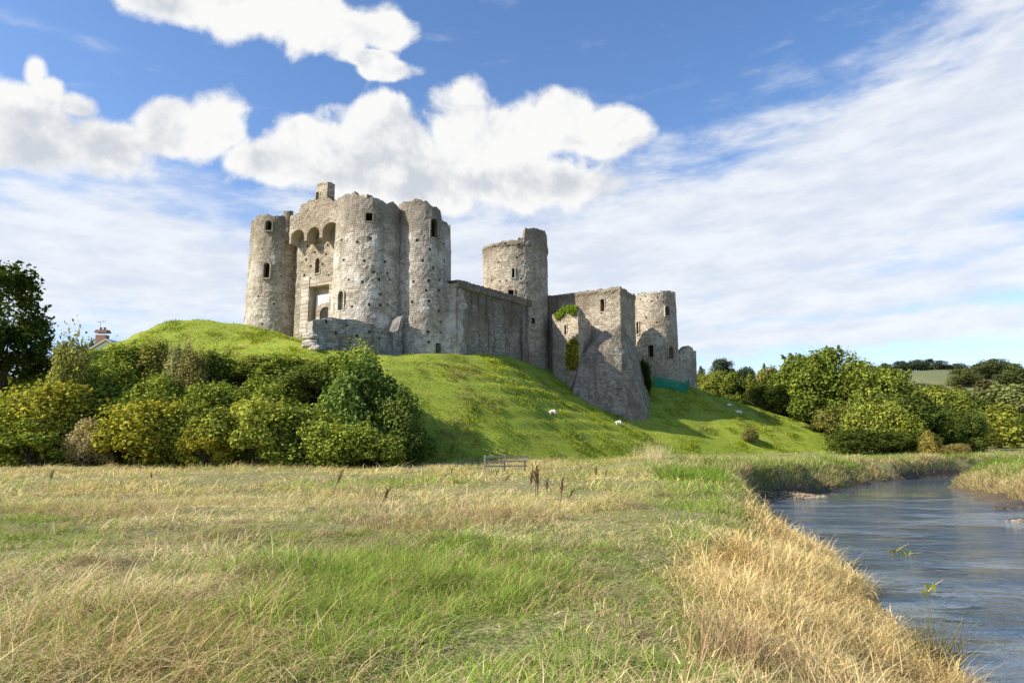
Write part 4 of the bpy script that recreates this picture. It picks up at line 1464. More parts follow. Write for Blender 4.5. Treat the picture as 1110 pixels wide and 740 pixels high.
BELT = [
    ('oak', 1, 'light green hedge tree beside the ruined wall stub', 775, 402, 56, 128, G_LIGHT, 0.05),
    ('oak', 2, 'green hedge tree next to the white sheep on the ridge', 803, 403, 44, 124, G_MID, 0.06),
    ('oak', 2, 'olive yellow tree first of the river wood', 838, 399, 66, 126, G_OLIVE, 0.04),
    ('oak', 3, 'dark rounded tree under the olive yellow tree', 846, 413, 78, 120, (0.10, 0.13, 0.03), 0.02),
    ('oak', 1, 'tallest bright green tree of the river wood', 893, 377, 92, 114, (0.18, 0.225, 0.04), 0.02),
    ('oak', 3, 'wide green tree beside the tallest tree of the wood', 946, 392, 84, 108, G_MID, 0.04),
    ('oak', 2, 'green tree on the skyline above the dark hollow of the wood', 984, 407, 66, 112, G_LIGHT, 0.04),
    ('oak', 2, 'green tree linking the olive tree and the tallest tree of the wood', 868, 398, 70, 122, G_MID, 0.05),
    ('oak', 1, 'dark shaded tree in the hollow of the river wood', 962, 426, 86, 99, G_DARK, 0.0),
    ('oak', 3, 'sunlit tree sloping down towards the far field end of the wood', 1020, 419, 72, 112, G_LIGHT, 0.06),
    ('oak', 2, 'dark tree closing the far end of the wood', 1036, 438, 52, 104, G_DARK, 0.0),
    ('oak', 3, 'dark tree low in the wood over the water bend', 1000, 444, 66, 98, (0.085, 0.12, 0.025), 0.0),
    ('shrub', 2, 'light green rounded tree in front of the dark hollow', 948, 428, 58, 92, G_LIGHT, 0.08),
    ('shrub', 1, 'russet tinged tree in front of the tallest tree', 912, 440, 52, 103, (0.23, 0.225, 0.06), 0.0),
    ('shrub', 3, 'yellow green tree above the bank, brightest of the wood', 978, 446, 42, 90, (0.25, 0.28, 0.045), 0.05),
    ('shrub', 1, 'dark bush under the first olive tree of the wood', 868, 452, 52, 112, (0.13, 0.15, 0.035), 0.02),
    ('shrub', 2, 'grey olive scrub bush at the mound foot beside the wood', 838, 446, 42, 121, G_OLIVE, 0.05),
    ('shrub', 3, 'low dark bush where wood meets the mound foot', 893, 466, 50, 106, (0.11, 0.13, 0.03), 0.02),
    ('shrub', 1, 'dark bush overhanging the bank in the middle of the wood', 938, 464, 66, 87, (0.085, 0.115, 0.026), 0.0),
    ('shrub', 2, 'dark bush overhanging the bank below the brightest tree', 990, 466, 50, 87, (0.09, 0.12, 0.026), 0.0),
    ('shrub', 3, 'small golden bush glowing against the dark wood', 1007, 468, 20, 84, (0.36, 0.29, 0.08), 0.1),
    ('shrub', 1, 'small orange brown bush by the bend of the river', 1034, 480, 26, 82, (0.32, 0.26, 0.09), 0.05),
    ('shrub', 3, 'scrubby light bush on the slope below the hedge tree', 824, 434, 26, 124, G_OLIVE, 0.1),
]
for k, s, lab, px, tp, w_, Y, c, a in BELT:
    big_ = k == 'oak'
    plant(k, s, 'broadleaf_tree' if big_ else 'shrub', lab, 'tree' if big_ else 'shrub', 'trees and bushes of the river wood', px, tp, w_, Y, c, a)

FAR = [
    ('far', 1, 'yellow green tree at the frame edge beyond the river meadow', 1082, 440, 66, 150, (0.28, 0.29, 0.05), 0.04),
    ('far', 2, 'pale domed tree standing on the far bank above the meadow', 1100, 416, 76, 215, (0.22, 0.235, 0.085), 0.0),
    ('far', 3, 'small round green tree below the pale domed tree', 1101, 447, 26, 158, (0.14, 0.17, 0.03), 0.05),
    ('far', 1, 'brownish tree on the near edge of the hill field', 1062, 413, 50, 260, (0.12, 0.105, 0.045), 0.0),
    ('far', 2, 'reddish brown copse tree beside the pale domed tree', 1076, 428, 26, 240, (0.15, 0.085, 0.055), 0.0),
    ('far', 3, 'green tree closing the near end of the hill field', 1038, 422, 60, 200, (0.11, 0.15, 0.03), 0.05),
    ('far', 3, 'olive bank tree low beside the river meadow', 1066, 462, 30, 140, (0.15, 0.16, 0.03), 0.1),
]
for k, s, lab, px, tp, w_, Y, c, a in FAR:
    plant(k, s, 'broadleaf_tree', lab, 'tree', 'trees beyond the river meadow', px, tp, w_, Y, c, a)
HILLSIDE = [(955, 420, 34, 300, 'dark hillside tree low in the gap above the wood'), (976, 424, 36, 290, 'broad hillside tree under the pale strip of field'), (1000, 426, 36, 285, 'rounded hillside tree below the middle of the field strip'),
            (1022, 425, 34, 280, 'hillside tree at the lower field hedge beside the brownish tree'), (1050, 421, 30, 320, 'small hillside tree above the green tree closing the field'),
            (1084, 416, 34, 330, 'dark hillside tree behind the reddish brown copse tree'), (1108, 419, 36, 310, 'dark hillside tree at the frame edge over the pale domed tree')]
for i, (px, tp, w_, Y, lab) in enumerate(HILLSIDE):
    plant('far', 1 + i % 3, 'broadleaf_tree', lab, 'tree', 'trees on the far hillside', px, tp, w_, Y, ((0.11, 0.135, 0.05), (0.14, 0.15, 0.055), (0.10, 0.12, 0.055))[i % 3], 0.0)
RIDGE_HAZE = (0.075, 0.10, 0.065)  # green pulled towards blue: distance haze put into the leaf colour
RIDGE = [(763, 402, 7, 'tiny lone tree on the skyline next to the ruined wall stub'), (786, 394, 22, 'wind bent dark tree on the skyline above the hedge'),
         (812, 402, 16, 'dark skyline clump touching the river wood'), (966, 399, 16, 'first rounded tree of the far ridge row'), (982, 396, 14, 'tallest round tree of the far ridge row'),
         (1000, 402, 20, 'low tree in the dip of the far ridge row'), (1018, 404, 22, 'flat hedge tree in the middle of the far ridge row'), (1032, 400, 14, 'pointed tree left in the paired ridge trees'),
         (1046, 402, 22, 'wider partner of the paired ridge trees'), (1066, 408, 24, 'hazy tree above the brown tree on the far ridge'),
         (1082, 411, 22, 'low hazy tree between two ridge clumps'), (1102, 403, 24, 'bluish tree at the frame edge of the far ridge'), (1091, 407, 14, 'narrow bluish tree beside the last ridge tree')]
for i, (px, tp, w_, lab) in enumerate(RIDGE):
    plant('far', 1 + i % 3, 'broadleaf_tree', lab, 'tree', 'trees along the far ridge', px, tp - 5, w_ * 1.1, 420, RIDGE_HAZE, 0.0)


# ---- ivy and weeds on the masonry
def leaf_patch(name, pts_n, mat, leaf, seed, label, cat, color, aut, group=None):
    rg = np.random.default_rng(seed)
    P = np.array([p for p, _ in pts_n]); N = np.array([q for _, q in pts_n])
    m = len(P)
    nr = N + 0.55 * rg.normal(size=(m, 3))
    nr /= np.linalg.norm(nr, axis=1)[:, None]
    t = np.cross(nr, rg.normal(size=(m, 3)))
    t /= np.linalg.norm(t, axis=1)[:, None]
    b = np.cross(nr, t)
    s = leaf * (0.6 + 0.8 * rg.random(m))
    V = np.stack([P - t * s[:, None], P + b * s[:, None] * .7, P + t * s[:, None], P - b * s[:, None] * .7], 1).reshape(-1, 3)
    colr = np.repeat(np.stack([vnoise(P[:, 0] + P[:, 1], P[:, 2], 0.9, seed), rg.random(m), rg.random(m)], 1), 4, 0)
    o = link(name, mesh_np(name, V, np.arange(4 * m).reshape(-1, 4), mat, colr))
    o.color = (*color, aut)
    tag(o, label, cat, group)
    return o


def face_points(a, b, poly, n, out, seed):
    """random places on the wall face through plan points a, b inside the survey outline poly"""
    rg = random.Random(seed)
    xs_ = [p[0] for p in poly]; ys_ = [p[1] for p in poly]
    res = []
    pa = np.array(poly, float)
    while len(res) < n:
        x, y = rg.uniform(min(xs_), max(xs_)), rg.uniform(min(ys_), max(ys_))
        jx, jy = x + rg.gauss(0, .8), y + rg.gauss(0, .8)
        if not inside(np.array([x]), np.array([y]), pa)[0]: continue
        p, nr = on_line(jx, jy, a, b)
        res.append((tuple(p + nr * (out * rg.uniform(0.2, 1.2) )), tuple(nr)))
    return res


leaf_patch('ivy', face_points(tuple(S0.xy), tuple(S1.xy), [(617, 368), (624, 366), (628, 372), (628, 398), (622, 401), (616, 400), (615, 388)], 900, 0.32, 3), M_LEAF, 0.13, 3,
           'yellow green ivy hanging down the shaded corner of the spur turret', 'ivy', (0.21, 0.20, 0.014), 0.35)
leaf_patch('ivy', face_points(tuple(S0.xy), tuple(S1.xy), [(603, 341), (612, 333), (622, 331), (627, 333), (624, 343), (616, 337), (609, 345), (604, 346)], 700, 0.4, 4), M_LEAF, 0.13, 4,
           'bright green ivy over the sloping top of the spur turret', 'ivy', (0.15, 0.22, 0.02), 0.15)
tops = []
rg_ = random.Random(5)
for _ in range(700):
    s = rg_.random()
    x, y = C0.x + (C1.x - C0.x) * s, C0.y + (C1.y - C0.y) * s
    if mn.noise(Vector((x * 0.9, 3, 0))) < -0.12: continue
    tops.append(((x + rg_.uniform(-.1, .5), y + rg_.uniform(-.1, .6), ztc + rg_.uniform(-0.3, 0.12) - 0.25 * max(0, (C1.x - x) / 8)), (0, -0.4, 0.8)))
leaf_patch('wall_weeds', tops, M_LEAF, 0.10, 6, 'fringe of weeds and grass along the chapel block wall top', 'weeds', (0.13, 0.13, 0.04), 0.2)
tops = []
for _ in range(420):
    a = rg_.uniform(3.4, 6.6)
    if math.cos(a) < 0.05 and rg_.random() < 0.6: continue
    tops.append(((NX + 3.1 * math.cos(a), NY + 3.1 * math.sin(a), at(710, 317, 104.7).z + rg_.uniform(-.3, .3) + 0.3 * max(0, math.cos(a))), (0, -0.4, 0.8)))
leaf_patch('wall_weeds', tops, M_LEAF, 0.12, 7, 'tuft of green weeds crowning the smaller far tower', 'weeds', (0.10, 0.13, 0.03), 0.1)
tops = []
for _ in range(260):
    s = rg_.random()
    tops.append((tuple(at(563 + 9 * s, 324 + 4 * rg_.random(), 93 + 1.0 * s)), (0.6, -0.6, 0.4)))
leaf_patch('wall_weeds', tops, M_LEAF, 0.13, 8, 'dark ivy tuft where the curtain wall meets the round tower', 'weeds', (0.05, 0.07, 0.02), 0.0)

# ------------------------------------------------------------------ grass
def grass_mat(name):
    m, n = mat_new(name)
    c = n.n('ShaderNodeAttribute', attribute_name='col').outputs['Color']
    d = n.n('ShaderNodeBsdfDiffuse', {'Color': c})
    t = n.n('ShaderNodeBsdfTranslucent', {'Color': c})
    a = n.n('ShaderNodeMixShader', {0: 0.34, 1: d.outputs[0], 2: t.outputs[0]})
    n.n('ShaderNodeOutputMaterial', {'Surface': a.outputs[0]})
    return m


M_GRASS = grass_mat('grass_blades')
RG = np.random.default_rng(77)


def blades(name, root, az, length, width, phi0, kappa, color, seg=3, label=None):
    """curved tapering blades; phi = lean from the vertical, growing by kappa along the blade"""
    n = len(root)
    h = np.stack([np.cos(az), np.sin(az), np.zeros(n)], 1)
    tw = RG.normal(0, 0.5, n)
    side = np.stack([-np.sin(az + tw), np.cos(az + tw), np.zeros(n)], 1)
    p = root.copy()
    pts = [p]
    for k in range(seg):
        ph = phi0 + kappa * (k + 0.5) / seg
        p = p + (length / seg)[:, None] * (h * np.sin(ph)[:, None] + np.array([0, 0, 1.0]) * np.cos(ph)[:, None])
        pts.append(p)
    V = []
    for k, q in enumerate(pts):
        wk = width * (1.0, 0.85, 0.6, 0.18, 0.1)[k if seg >= 3 else (0, 1, 3)[k]] * 0.5
        V += [q - side * wk[:, None], q + side * wk[:, None]]
    V = np.stack(V, 1)
    nv = 2 * (seg + 1)
    base = (np.arange(n) * nv)[:, None]
    F = np.concatenate([base + np.array([[2 * k, 2 * k + 1, 2 * k + 3, 2 * k + 2]]) for k in range(seg)], 0)
    col = np.repeat(color, nv, 0)
    me = mesh_np(name, V.reshape(-1, 3), F, M_GRASS, col)
    o = link(name, me)
    return tag(o, kind='stuff')


def wedge(n, y0, y1, margin=1.10, xlo=None, xhi=None):
    """random places in the ground the picture can see, evenly over the ground"""
    y = np.sqrt(RG.random(n) * (y1 * y1 - y0 * y0) + y0 * y0)
    half = 0.75 * y * margin + 3.0
    x = (RG.random(n) * 2 - 1) * half
    return x, y


def mixc(a, b, t):
    return a * (1 - t[:, None]) + b * t[:, None]


A = lambda *c: np.array(c, float)
GREEN1, GREEN2, GREEN3 = A(0.155, 0.26, 0.032), A(0.275, 0.375, 0.06), A(0.07, 0.135, 0.022)
STRAW1, STRAW2, STRAW3 = A(0.64, 0.50, 0.235), A(0.76, 0.65, 0.41), A(0.42, 0.28, 0.13)
GOLD1, GOLD2, GOLD3 = A(0.80, 0.58, 0.225), A(0.86, 0.71, 0.37), A(0.58, 0.38, 0.13)
OLIVE = A(0.34, 0.325, 0.10)


def water_clear(x, y):
    d, _ = seg_dist(x, y, WPOLY)
    return np.where(inside(x, y, WPOLY), -d, d)


def bank_gold(x, y):
    """how much the rank golden grass of the river bank has taken over, 0..1"""
    wd = water_clear(x, y)
    left = x < 0.30 * y + 6
    b = 1 - sstep(wd + (vnoise(x, y, 0.35, 31) - 0.5) * 2.0, 2.9 - 1.0 * sstep(y, 10, 20) - 1.6 * sstep(y, 20, 30), 3.9 - 1.2 * sstep(y, 10, 20) - 1.6 * sstep(y, 20, 30))
    return np.where(left & (y < 40), b, 0.0)


def dryness(x, y):
    n = vnoise(x, y, 0.16, 21, 3) - 0.5
    n2 = vnoise(x * 0.6 + y * 0.3, y, 0.55, 22, 3) - 0.5
    r = x / (y + 1e-6)
    d = 0.49 + 1.25 * n + 1.0 * n2
    d += 0.42 * sstep(y, 13, 26) * (1 - sstep(r, 0.02, 0.22))       # golden far band of the meadow
    d += 0.16 * (1 - sstep(r, -0.50, -0.22)) * sstep(y, 8, 12)      # left side, tired grass
    d -= 0.22 * np.exp(-((r + 0.16) / 0.30) ** 2 - ((y - 8) / 4.0) ** 2)
    d -= 0.34 * np.exp(-((r - 0.24) / 0.10) ** 2 - ((y - 19) / 9.0) ** 2)
    d -= 0.30 * sstep(r, 0.16, 0.28) * sstep(y, 22, 34)
    d += 0.6 * np.exp(-((x - 10.0) / 2.2) ** 2 - ((y - 45.5) / 2.0) ** 2)
    d += 0.35 * np.exp(-((r - 0.10) / 0.12) ** 2 - ((y - 21) / 3.0) ** 2)
    return np.clip(d, 0, 1)


def meadow(name, n_cl, per, y0, y1, wid, seg, cl_r, lscale=1.0, phiadd=0.0):
    x, y = wedge(n_cl, y0, y1)
    wd = water_clear(x, y)
    t, _ = mound_t(x, y)
    ok = (wd > 0.25) & (t < 0.05)
    bg_ = bank_gold(x, y)
    ok &= RG.random(len(x)) > bg_ * 0.8
    x, y = x[ok], y[ok]
    dr = dryness(x, y)
    hum = vnoise(x, y, 0.9, 41, 2)
    n = len(x)
    cnt = np.maximum(4, (per * (0.5 + RG.random(n)))).astype(int)
    k = np.repeat(np.arange(n), cnt)
    m = len(k)
    a0 = RG.random(m) * 6.283
    rad = cl_r * np.sqrt(RG.random(m)) * (0.6 + 0.8 * hum[k])
    bx, by = x[k] + rad * np.cos(a0), y[k] + rad * np.sin(a0)
    bz = ground_z(bx, by) - 0.03
    dk = dr[k]
    isdry = RG.random(m) < np.clip((dk - 0.5) * 1.5 + 0.46, 0.18, 0.84)
    windaz = 0.35 + 5.0 * (vnoise(x, y, 0.35, 51) - 0.5)
    clumpaz = windaz + RG.normal(0, 0.8, n)
    az = np.where(RG.random(m) < 0.62, a0 + RG.normal(0, 0.9, m), clumpaz[k] + RG.normal(0, 0.6, m))
    tall = (0.60 + 0.95 * sstep(vnoise(x, y, 0.55, 61), 0.25, 0.75))[k]
    L = np.where(isdry, 0.26 + 0.40 * RG.random(m), 0.14 + 0.28 * RG.random(m)) * tall * lscale
    flat = vnoise(x, y, 0.45, 71)[k]
    phi = np.where(isdry, 0.35 + 0.75 * RG.random(m), 0.15 + 0.65 * RG.random(m)) + 0.5 * sstep(flat, 0.48, 0.7) + phiadd
    kap = np.where(isdry, 0.8 + 2.3 * RG.random(m), 0.4 + 1.5 * RG.random(m))
    leafy = RG.random(m) < 0.22
    L = np.where(leafy, L * 0.6, L)
    phi = np.where(leafy, phi + 0.9 * RG.random(m), phi)
    W = wid * (0.7 + 0.6 * RG.random(m)) * np.where(leafy, 2.0, 1.1)
    q = RG.random(m)
    cg = mixc(GREEN1, GREEN2, np.clip(q * 0.7 + 0.6 * vnoise(x, y, 0.3, 81)[k] - 0.15, 0, 1))
    cg = np.where((RG.random(m) < 0.16)[:, None], OLIVE, cg)
    cs = mixc(STRAW1, STRAW2, np.clip(RG.random(m) * 1.2 - 0.2, 0, 1))
    brown = vnoise(x, y, 0.28, 91)[k]
    cs = mixc(cs, np.broadcast_to(STRAW3, cs.shape), np.clip((brown - 0.46) * 3.4 + RG.normal(0, 0.2, m), 0, 0.95))
    gold_far = sstep(by, 16, 30)
    cs = mixc(cs, np.broadcast_to(A(0.70, 0.54, 0.22), cs.shape), 0.6 * gold_far)
    cs = np.where((RG.random(m) < 0.14)[:, None], OLIVE, cs)
    cj = np.clip(1.0 + 0.24 * RG.normal(size=n), 0.5, 1.45)[k]
    litter = ((vnoise(x, y, 0.8, 95, 2) > 0.60) & (RG.random(n) < 0.6))[k] & (RG.random(m) < 0.8)
    col = np.where(isdry[:, None], cs, cg)
    col = np.where(litter[:, None], np.broadcast_to(A(0.36, 0.27, 0.155), col.shape), col) * (0.86 + 0.5 * RG.random(m))[:, None] * cj[:, None]
    blades(name, np.stack([bx, by, bz], 1), az, L, W, phi, kap, col, seg)


meadow('meadow_grass', 4300, 42, 4.4, 11.5, 0.0072, 3, 0.19)
meadow('meadow_thatch', 6000, 30, 4.4, 15, 0.0085, 2, 0.25, 0.75, 0.3)
meadow('meadow_thatch', 6500, 16, 14, 32, 0.015, 2, 0.32, 0.75, 0.3)
meadow('meadow_grass', 7200, 24, 11.5, 24, 0.0105, 3, 0.27, 1.05)
meadow('meadow_grass', 14500, 16, 24, 66, 0.021, 2, 0.42, 1.45)

meadow('meadow_grass', 9000, 12, 64, 120, 0.045, 2, 0.6, 1.1)


def bank():
    # rank golden grass down the near bank
    n_cl = 9000
    y = 3.5 + 36 * RG.random(n_cl) ** 1.25
    wl = np.interp(y, [p[1] for p in WATER_L], [p[0] for p in WATER_L])
    x = wl - 5.4 * RG.random(n_cl) + 0.25
    g = bank_gold(x, y)
    ok = (RG.random(n_cl) < g * np.clip(16 / y, 0.35, 1) * (0.35 + 0.65 * (vnoise(x, y, 0.8, 39) > 0.40))) & (water_clear(x, y) > -0.15 + 0.5 * (vnoise(x, y, 0.5, 38) > 0.5))
    x, y = x[ok], y[ok]
    n = len(x)
    cnt = (20 + 28 * RG.random(n)).astype(int)
    k = np.repeat(np.arange(n), cnt)
    m = len(k)
    a0 = RG.random(m) * 6.283
    rad = 0.22 * np.sqrt(RG.random(m))
    bx, by = x[k] + rad * np.cos(a0), y[k] + rad * np.sin(a0)
    bz = ground_z(bx, by) - 0.03
    toriver = 0.15
    clump_az = RG.random(n) * 6.283
    az = np.where(RG.random(m) < 0.55, a0, clump_az[k] + RG.normal(0, 0.7, m))
    L = (0.20 + 0.40 * RG.random(m)) * (0.35 + 1.4 * sstep(vnoise(x, y, 0.9, 33), 0.25, 0.75))[k]
    phi = 0.05 + 1.1 * RG.random(m)
    kap = 0.5 + 2.8 * RG.random(m)
    leafy = RG.random(m) < 0.40
    L = np.where(leafy, L * 0.55, L)
    phi = np.where(leafy, 1.5 * RG.random(m), phi)
    bz = bz + np.where(leafy & (RG.random(m) < 0.7), 0.30 * RG.random(m) * (0.4 + vnoise(x, y, 0.9, 33)[k]), 0.0)
    W = np.clip(0.00075 * by, 0.0065, 0.018) * (0.7 + 0.6 * RG.random(m)) * np.where(leafy, 1.7, 1.0)
    q = vnoise(x, y, 0.6, 35)[k]
    c = mixc(GOLD1, GOLD2, np.clip(RG.random(m) + 0.5 * (q - 0.5), 0, 1))
    c = mixc(c, np.broadcast_to(GOLD3, c.shape), np.clip((vnoise(x, y, 0.8, 36)[k] - 0.45) * 2.2 + RG.normal(0, 0.25, m), 0, 0.9))
    pale = 1 - sstep(y, 7, 13)
    c = mixc(c, np.broadcast_to(STRAW2, c.shape), 0.45 * pale[k] * RG.random(m))
    c = np.where((RG.random(m) < 0.10)[:, None], OLIVE * 0.9, c) * (0.75 + 0.5 * RG.random(m))[:, None]
    blades('golden_bank_grass', np.stack([bx, by, bz], 1), az, L, W, phi, kap, c, 3)


bank()


def edges():
    # overhanging grass on the far banks of the bend and the opposite shore
    n_cl = 9000
    s = RG.random(n_cl) * len(WPOLY)
    i = np.minimum(s.astype(int), len(WPOLY) - 1)
    f = (s - i)[:, None]
    P = WPOLY[i] * (1 - f) + WPOLY[(i + 1) % len(WPOLY)] * f
    off_ = RG.random(n_cl) ** 1.4 * 4.5
    d = np.roll(WPOLY, -1, 0)[i] - WPOLY[i]
    nrm = np.stack([-d[:, 1], d[:, 0]], 1) / (np.linalg.norm(d, axis=1)[:, None] + 1e-9)
    Q = P + nrm * off_[:, None]
    x, y = Q[:, 0], Q[:, 1]
    wd = water_clear(x, y)
    bad = wd < 0
    Q = np.where(bad[:, None], P - nrm * off_[:, None], Q)
    x, y = Q[:, 0], Q[:, 1]
    wd = water_clear(x, y)
    ok = (wd > 0.4) & (y > 30) & (np.abs(x) < 0.85 * y + 2) & (y < 90) & (bank_gold(x, y) < 0.4)
    x, y, wd = x[ok], y[ok], wd[ok]
    n = len(x)
    cnt = (14 + 14 * RG.random(n)).astype(int)
    k = np.repeat(np.arange(n), cnt)
    m = len(k)
    a0 = RG.random(m) * 6.283
    rad = 0.32 * np.sqrt(RG.random(m))
    bx, by = x[k] + rad * np.cos(a0), y[k] + rad * np.sin(a0)
    bz = ground_z(bx, by) - 0.03
    L = (0.3 + 0.45 * RG.random(m)) * (0.6 + 0.8 * vnoise(x, y, 0.4, 43)[k])
    W = 0.026 * (0.7 + 0.6 * RG.random(m))
    edge_ = 1 - sstep(wd, 0.6, 2.0)
    tan_ = np.clip(0.30 + 0.5 * edge_[k] + (vnoise(x, y, 0.25, 45)[k] - 0.5) * 1.6, 0, 1)
    dry = RG.random(m) < tan_
    c = np.where(dry[:, None], mixc(STRAW1, GOLD2 * 0.9, RG.random(m)), mixc(GREEN1, GREEN2, RG.random(m)))
    c = mixc(c, np.broadcast_to(A(0.22, 0.16, 0.09), c.shape), 0.55 * edge_[k] * (RG.random(m) < 0.5))
    c *= (0.7 + 0.5 * RG.random(m))[:, None]
    blades('river_bank_grass', np.stack([bx, by, bz], 1), a0, L, W, 0.1 + 0.5 * RG.random(m), 0.4 + 1.2 * RG.random(m), c, 2)


edges()


def mound_grass():
    n_cl = 80000
    x = -62 + 122 * RG.random(n_cl)
    y = 50 + 62 * RG.random(n_cl)
    t, dt = mound_t(x, y)
    front_ = (y < 84 + 0.9 * np.maximum(x, -10)) & (y < 112)
    top_in = inside(x, y, TOPP)
    ok = (t > 0.02) & front_ & (~top_in | (dt < 2.0))
    x, y, t = x[ok], y[ok], t[ok]
    n = len(x)
    cnt = (4 + 6 * RG.random(n)).astype(int)
    cnt = (cnt * (0.7 + 0.9 * sstep(vnoise(x, y, 0.5, 103, 3), 0.4, 0.7))).astype(int)
    k = np.repeat(np.arange(n), cnt)
    m = len(k)
    a0 = RG.random(m) * 6.283
    rad = 0.30 * np.sqrt(RG.random(m))
    bx, by = x[k] + rad * np.cos(a0), y[k] + rad * np.sin(a0)
    bz = ground_z(bx, by) - 0.04
    tus = vnoise(x, y, 0.5, 103, 3)
    L = (0.14 + 0.18 * RG.random(m)) * (0.55 + 1.2 * sstep(tus, 0.40, 0.75))[k]
    W = 0.050 * (0.7 + 0.6 * RG.random(m))
    q = vnoise(x, y, 0.25, 101, 3)[k]
    c = mixc(A(0.29, 0.365, 0.028), A(0.47, 0.50, 0.06), np.clip(q * 1.5 - 0.3 + RG.normal(0, 0.2, m), 0, 1))
    pt = np.exp(-((x + 6.5) / 4.5) ** 2 - ((y - 64) / 7.5) ** 2) + 0.7 * np.exp(-((x + 30) / 8) ** 2 - ((y - 66) / 5) ** 2)
    dead = np.clip(1.0 * pt[k] * (vnoise(x, y, 0.6, 105)[k] > 0.47) + 0.02, 0, 1)
    dead = np.maximum(dead, 0.5 * (vnoise(x, y, 0.5, 108, 3)[k] > 0.68))
    isd = RG.random(m) < dead
    c = np.where(isd[:, None], mixc(A(0.30, 0.20, 0.11), A(0.42, 0.33, 0.17), RG.random(m)), c)
    dk = (vnoise(x, y, 0.9, 107)[k] > 0.66) & (RG.random(m) < 0.7)
    c = np.where(dk[:, None], np.broadcast_to(A(0.13, 0.19, 0.022), c.shape), c)
    c = c * (0.8 + 0.4 * RG.random(m))[:, None]
    blades('mound_grass', np.stack([bx, by, bz], 1), a0, L, W, 0.2 + 0.7 * RG.random(m), 0.3 + 0.9 * RG.random(m), c, 2)


mound_grass()

# ------------------------------------------------------------------ small things
def box(bm, c, s, rot=None):
    r = bmesh.ops.create_cube(bm, size=1)
    for v in r['verts']:
        v.co = Vector((v.co.x * s[0], v.co.y * s[1], v.co.z * s[2]))
        if rot is not None: v.co = rot @ v.co
        v.co += Vector(c)
    return r['verts']


def simple_mat(name, c1, c2, scale=3.0, rough=0.85):
    m, n = mat_new(name)
    finish(n, n.mix(n.noise(n.n('ShaderNodeNewGeometry').outputs['Position'], scale, 5, 0.65), c1, c2), rough)
    return m


# cottage behind the mound: only its roof end and chimney clear the bushes
M_SLATE = simple_mat('pale_slate', (0.34, 0.33, 0.34), (0.52, 0.51, 0.52), 1.5)
M_BRICK = simple_mat('old_brick', (0.16, 0.085, 0.06), (0.30, 0.20, 0.15), 4.0)
M_RENDER = simple_mat('cottage_render', (0.62, 0.60, 0.56), (0.72, 0.70, 0.66), 1.0)
HY = 104.0
rt = at(116, 367, HY)          # ridge end under the chimney
ev = at(82, 387, HY)           # eave
cot = thing('cottage', (rt.x - 2, HY + 4, gz(rt.x, HY)), 'pale roofed cottage with a brick chimney, half hidden behind the mound', 'cottage')
def roof_mesh():
    bm = bmesh.new()
    hw = rt.x - ev.x
    drop = rt.z - ev.z
    for s in (-1, 1):
        a = [Vector((rt.x, HY - 0.3, rt.z)), Vector((rt.x + s * hw, HY - 0.3, rt.z - drop)), Vector((rt.x + s * hw, HY + 11, rt.z - drop)), Vector((rt.x, HY + 11, rt.z))]
        lo = [v - Vector((0, 0, 0.22)) for v in a]
        A_, B_ = [bm.verts.new(v) for v in a], [bm.verts.new(v) for v in lo]
        bm.faces.new(A_); bm.faces.new(list(reversed(B_)))
        for i in range(4): bm.faces.new((A_[i], B_[i], B_[(i + 1) % 4], A_[(i + 1) % 4]))
    return bm_mesh('roof', bm, M_SLATE)
roof = link('roof', roof_mesh(), cot)
bm = bmesh.new()
hw = rt.x - ev.x - 0.4
drop = rt.z - ev.z
gl = gz(rt.x, HY) - 0.5
pts = [(rt.x - hw, gl), (rt.x + hw, gl), (rt.x + hw, rt.z - drop - 0.1), (rt.x, rt.z - 0.35), (rt.x - hw, rt.z - drop - 0.1)]
Aw = [bm.verts.new((a, HY, b)) for a, b in pts]; Bw = [bm.verts.new((a, HY + 10.6, b)) for a, b in pts]
bm.faces.new(Aw); bm.faces.new(list(reversed(Bw)))
for i in range(5): bm.faces.new((Aw[i], Bw[i], Bw[(i + 1) % 5], Aw[(i + 1) % 5]))
link('wall', bm_mesh('wall', bm, M_RENDER), cot)
ca, cb_ = at(104.5, 372, HY + 0.8), at(115.5, 372, HY + 0.8)
ct = at(110, 359, HY + 0.8).z
bm = bmesh.new()
cxm, cwd = (ca.x + cb_.x) / 2, cb_.x - ca.x
box(bm, (cxm, HY + 0.9, (ct + rt.z - 2.5) / 2 - 0.3), (cwd, 1.0, ct - rt.z + 1.9))
box(bm, (cxm, HY + 0.9, ct - 0.12), (cwd * 1.22, 1.25, 0.28))
box(bm, (cxm, HY + 0.9, ct + 0.10), (cwd * 1.08, 1.1, 0.2))
chs = link('chimney', bm_mesh('chimney', bm, M_BRICK), roof)
bm = bmesh.new()
for dx_ in (-0.35, 0.25):
    tube(bm, [Vector((cxm + dx_, HY + 0.9, ct + 0.15)), Vector((cxm + dx_, HY + 0.9, ct + 0.35)), Vector((cxm + dx_, HY + 0.9, ct + 0.62))], [0.2, 0.17, 0.19], 10)
tag(link('chimney_pots', bm_mesh('chimney_pots', bm, M_BRICK), cot))
M_WIRE = simple_mat('aerial_metal', (0.25, 0.25, 0.26), (0.35, 0.35, 0.36))
bm = bmesh.new()
az_ = ct + 1.5
tube(bm, [Vector((cxm - 0.5, HY + 0.9, ct)), Vector((cxm - 0.5, HY + 0.9, az_))], [0.035, 0.03], 5)
tube(bm, [Vector((cxm - 1.0, HY + 0.9, az_)), Vector((cxm + 0.3, HY + 0.9, az_ + 0.1))], [0.03, 0.03], 5)
for k in range(4):
    xk = cxm - 0.9 + 0.35 * k
    tube(bm, [Vector((xk, HY + 0.55, az_ + 0.03 * k)), Vector((xk, HY + 1.25, az_ + 0.03 * k))], [0.02, 0.02], 4)
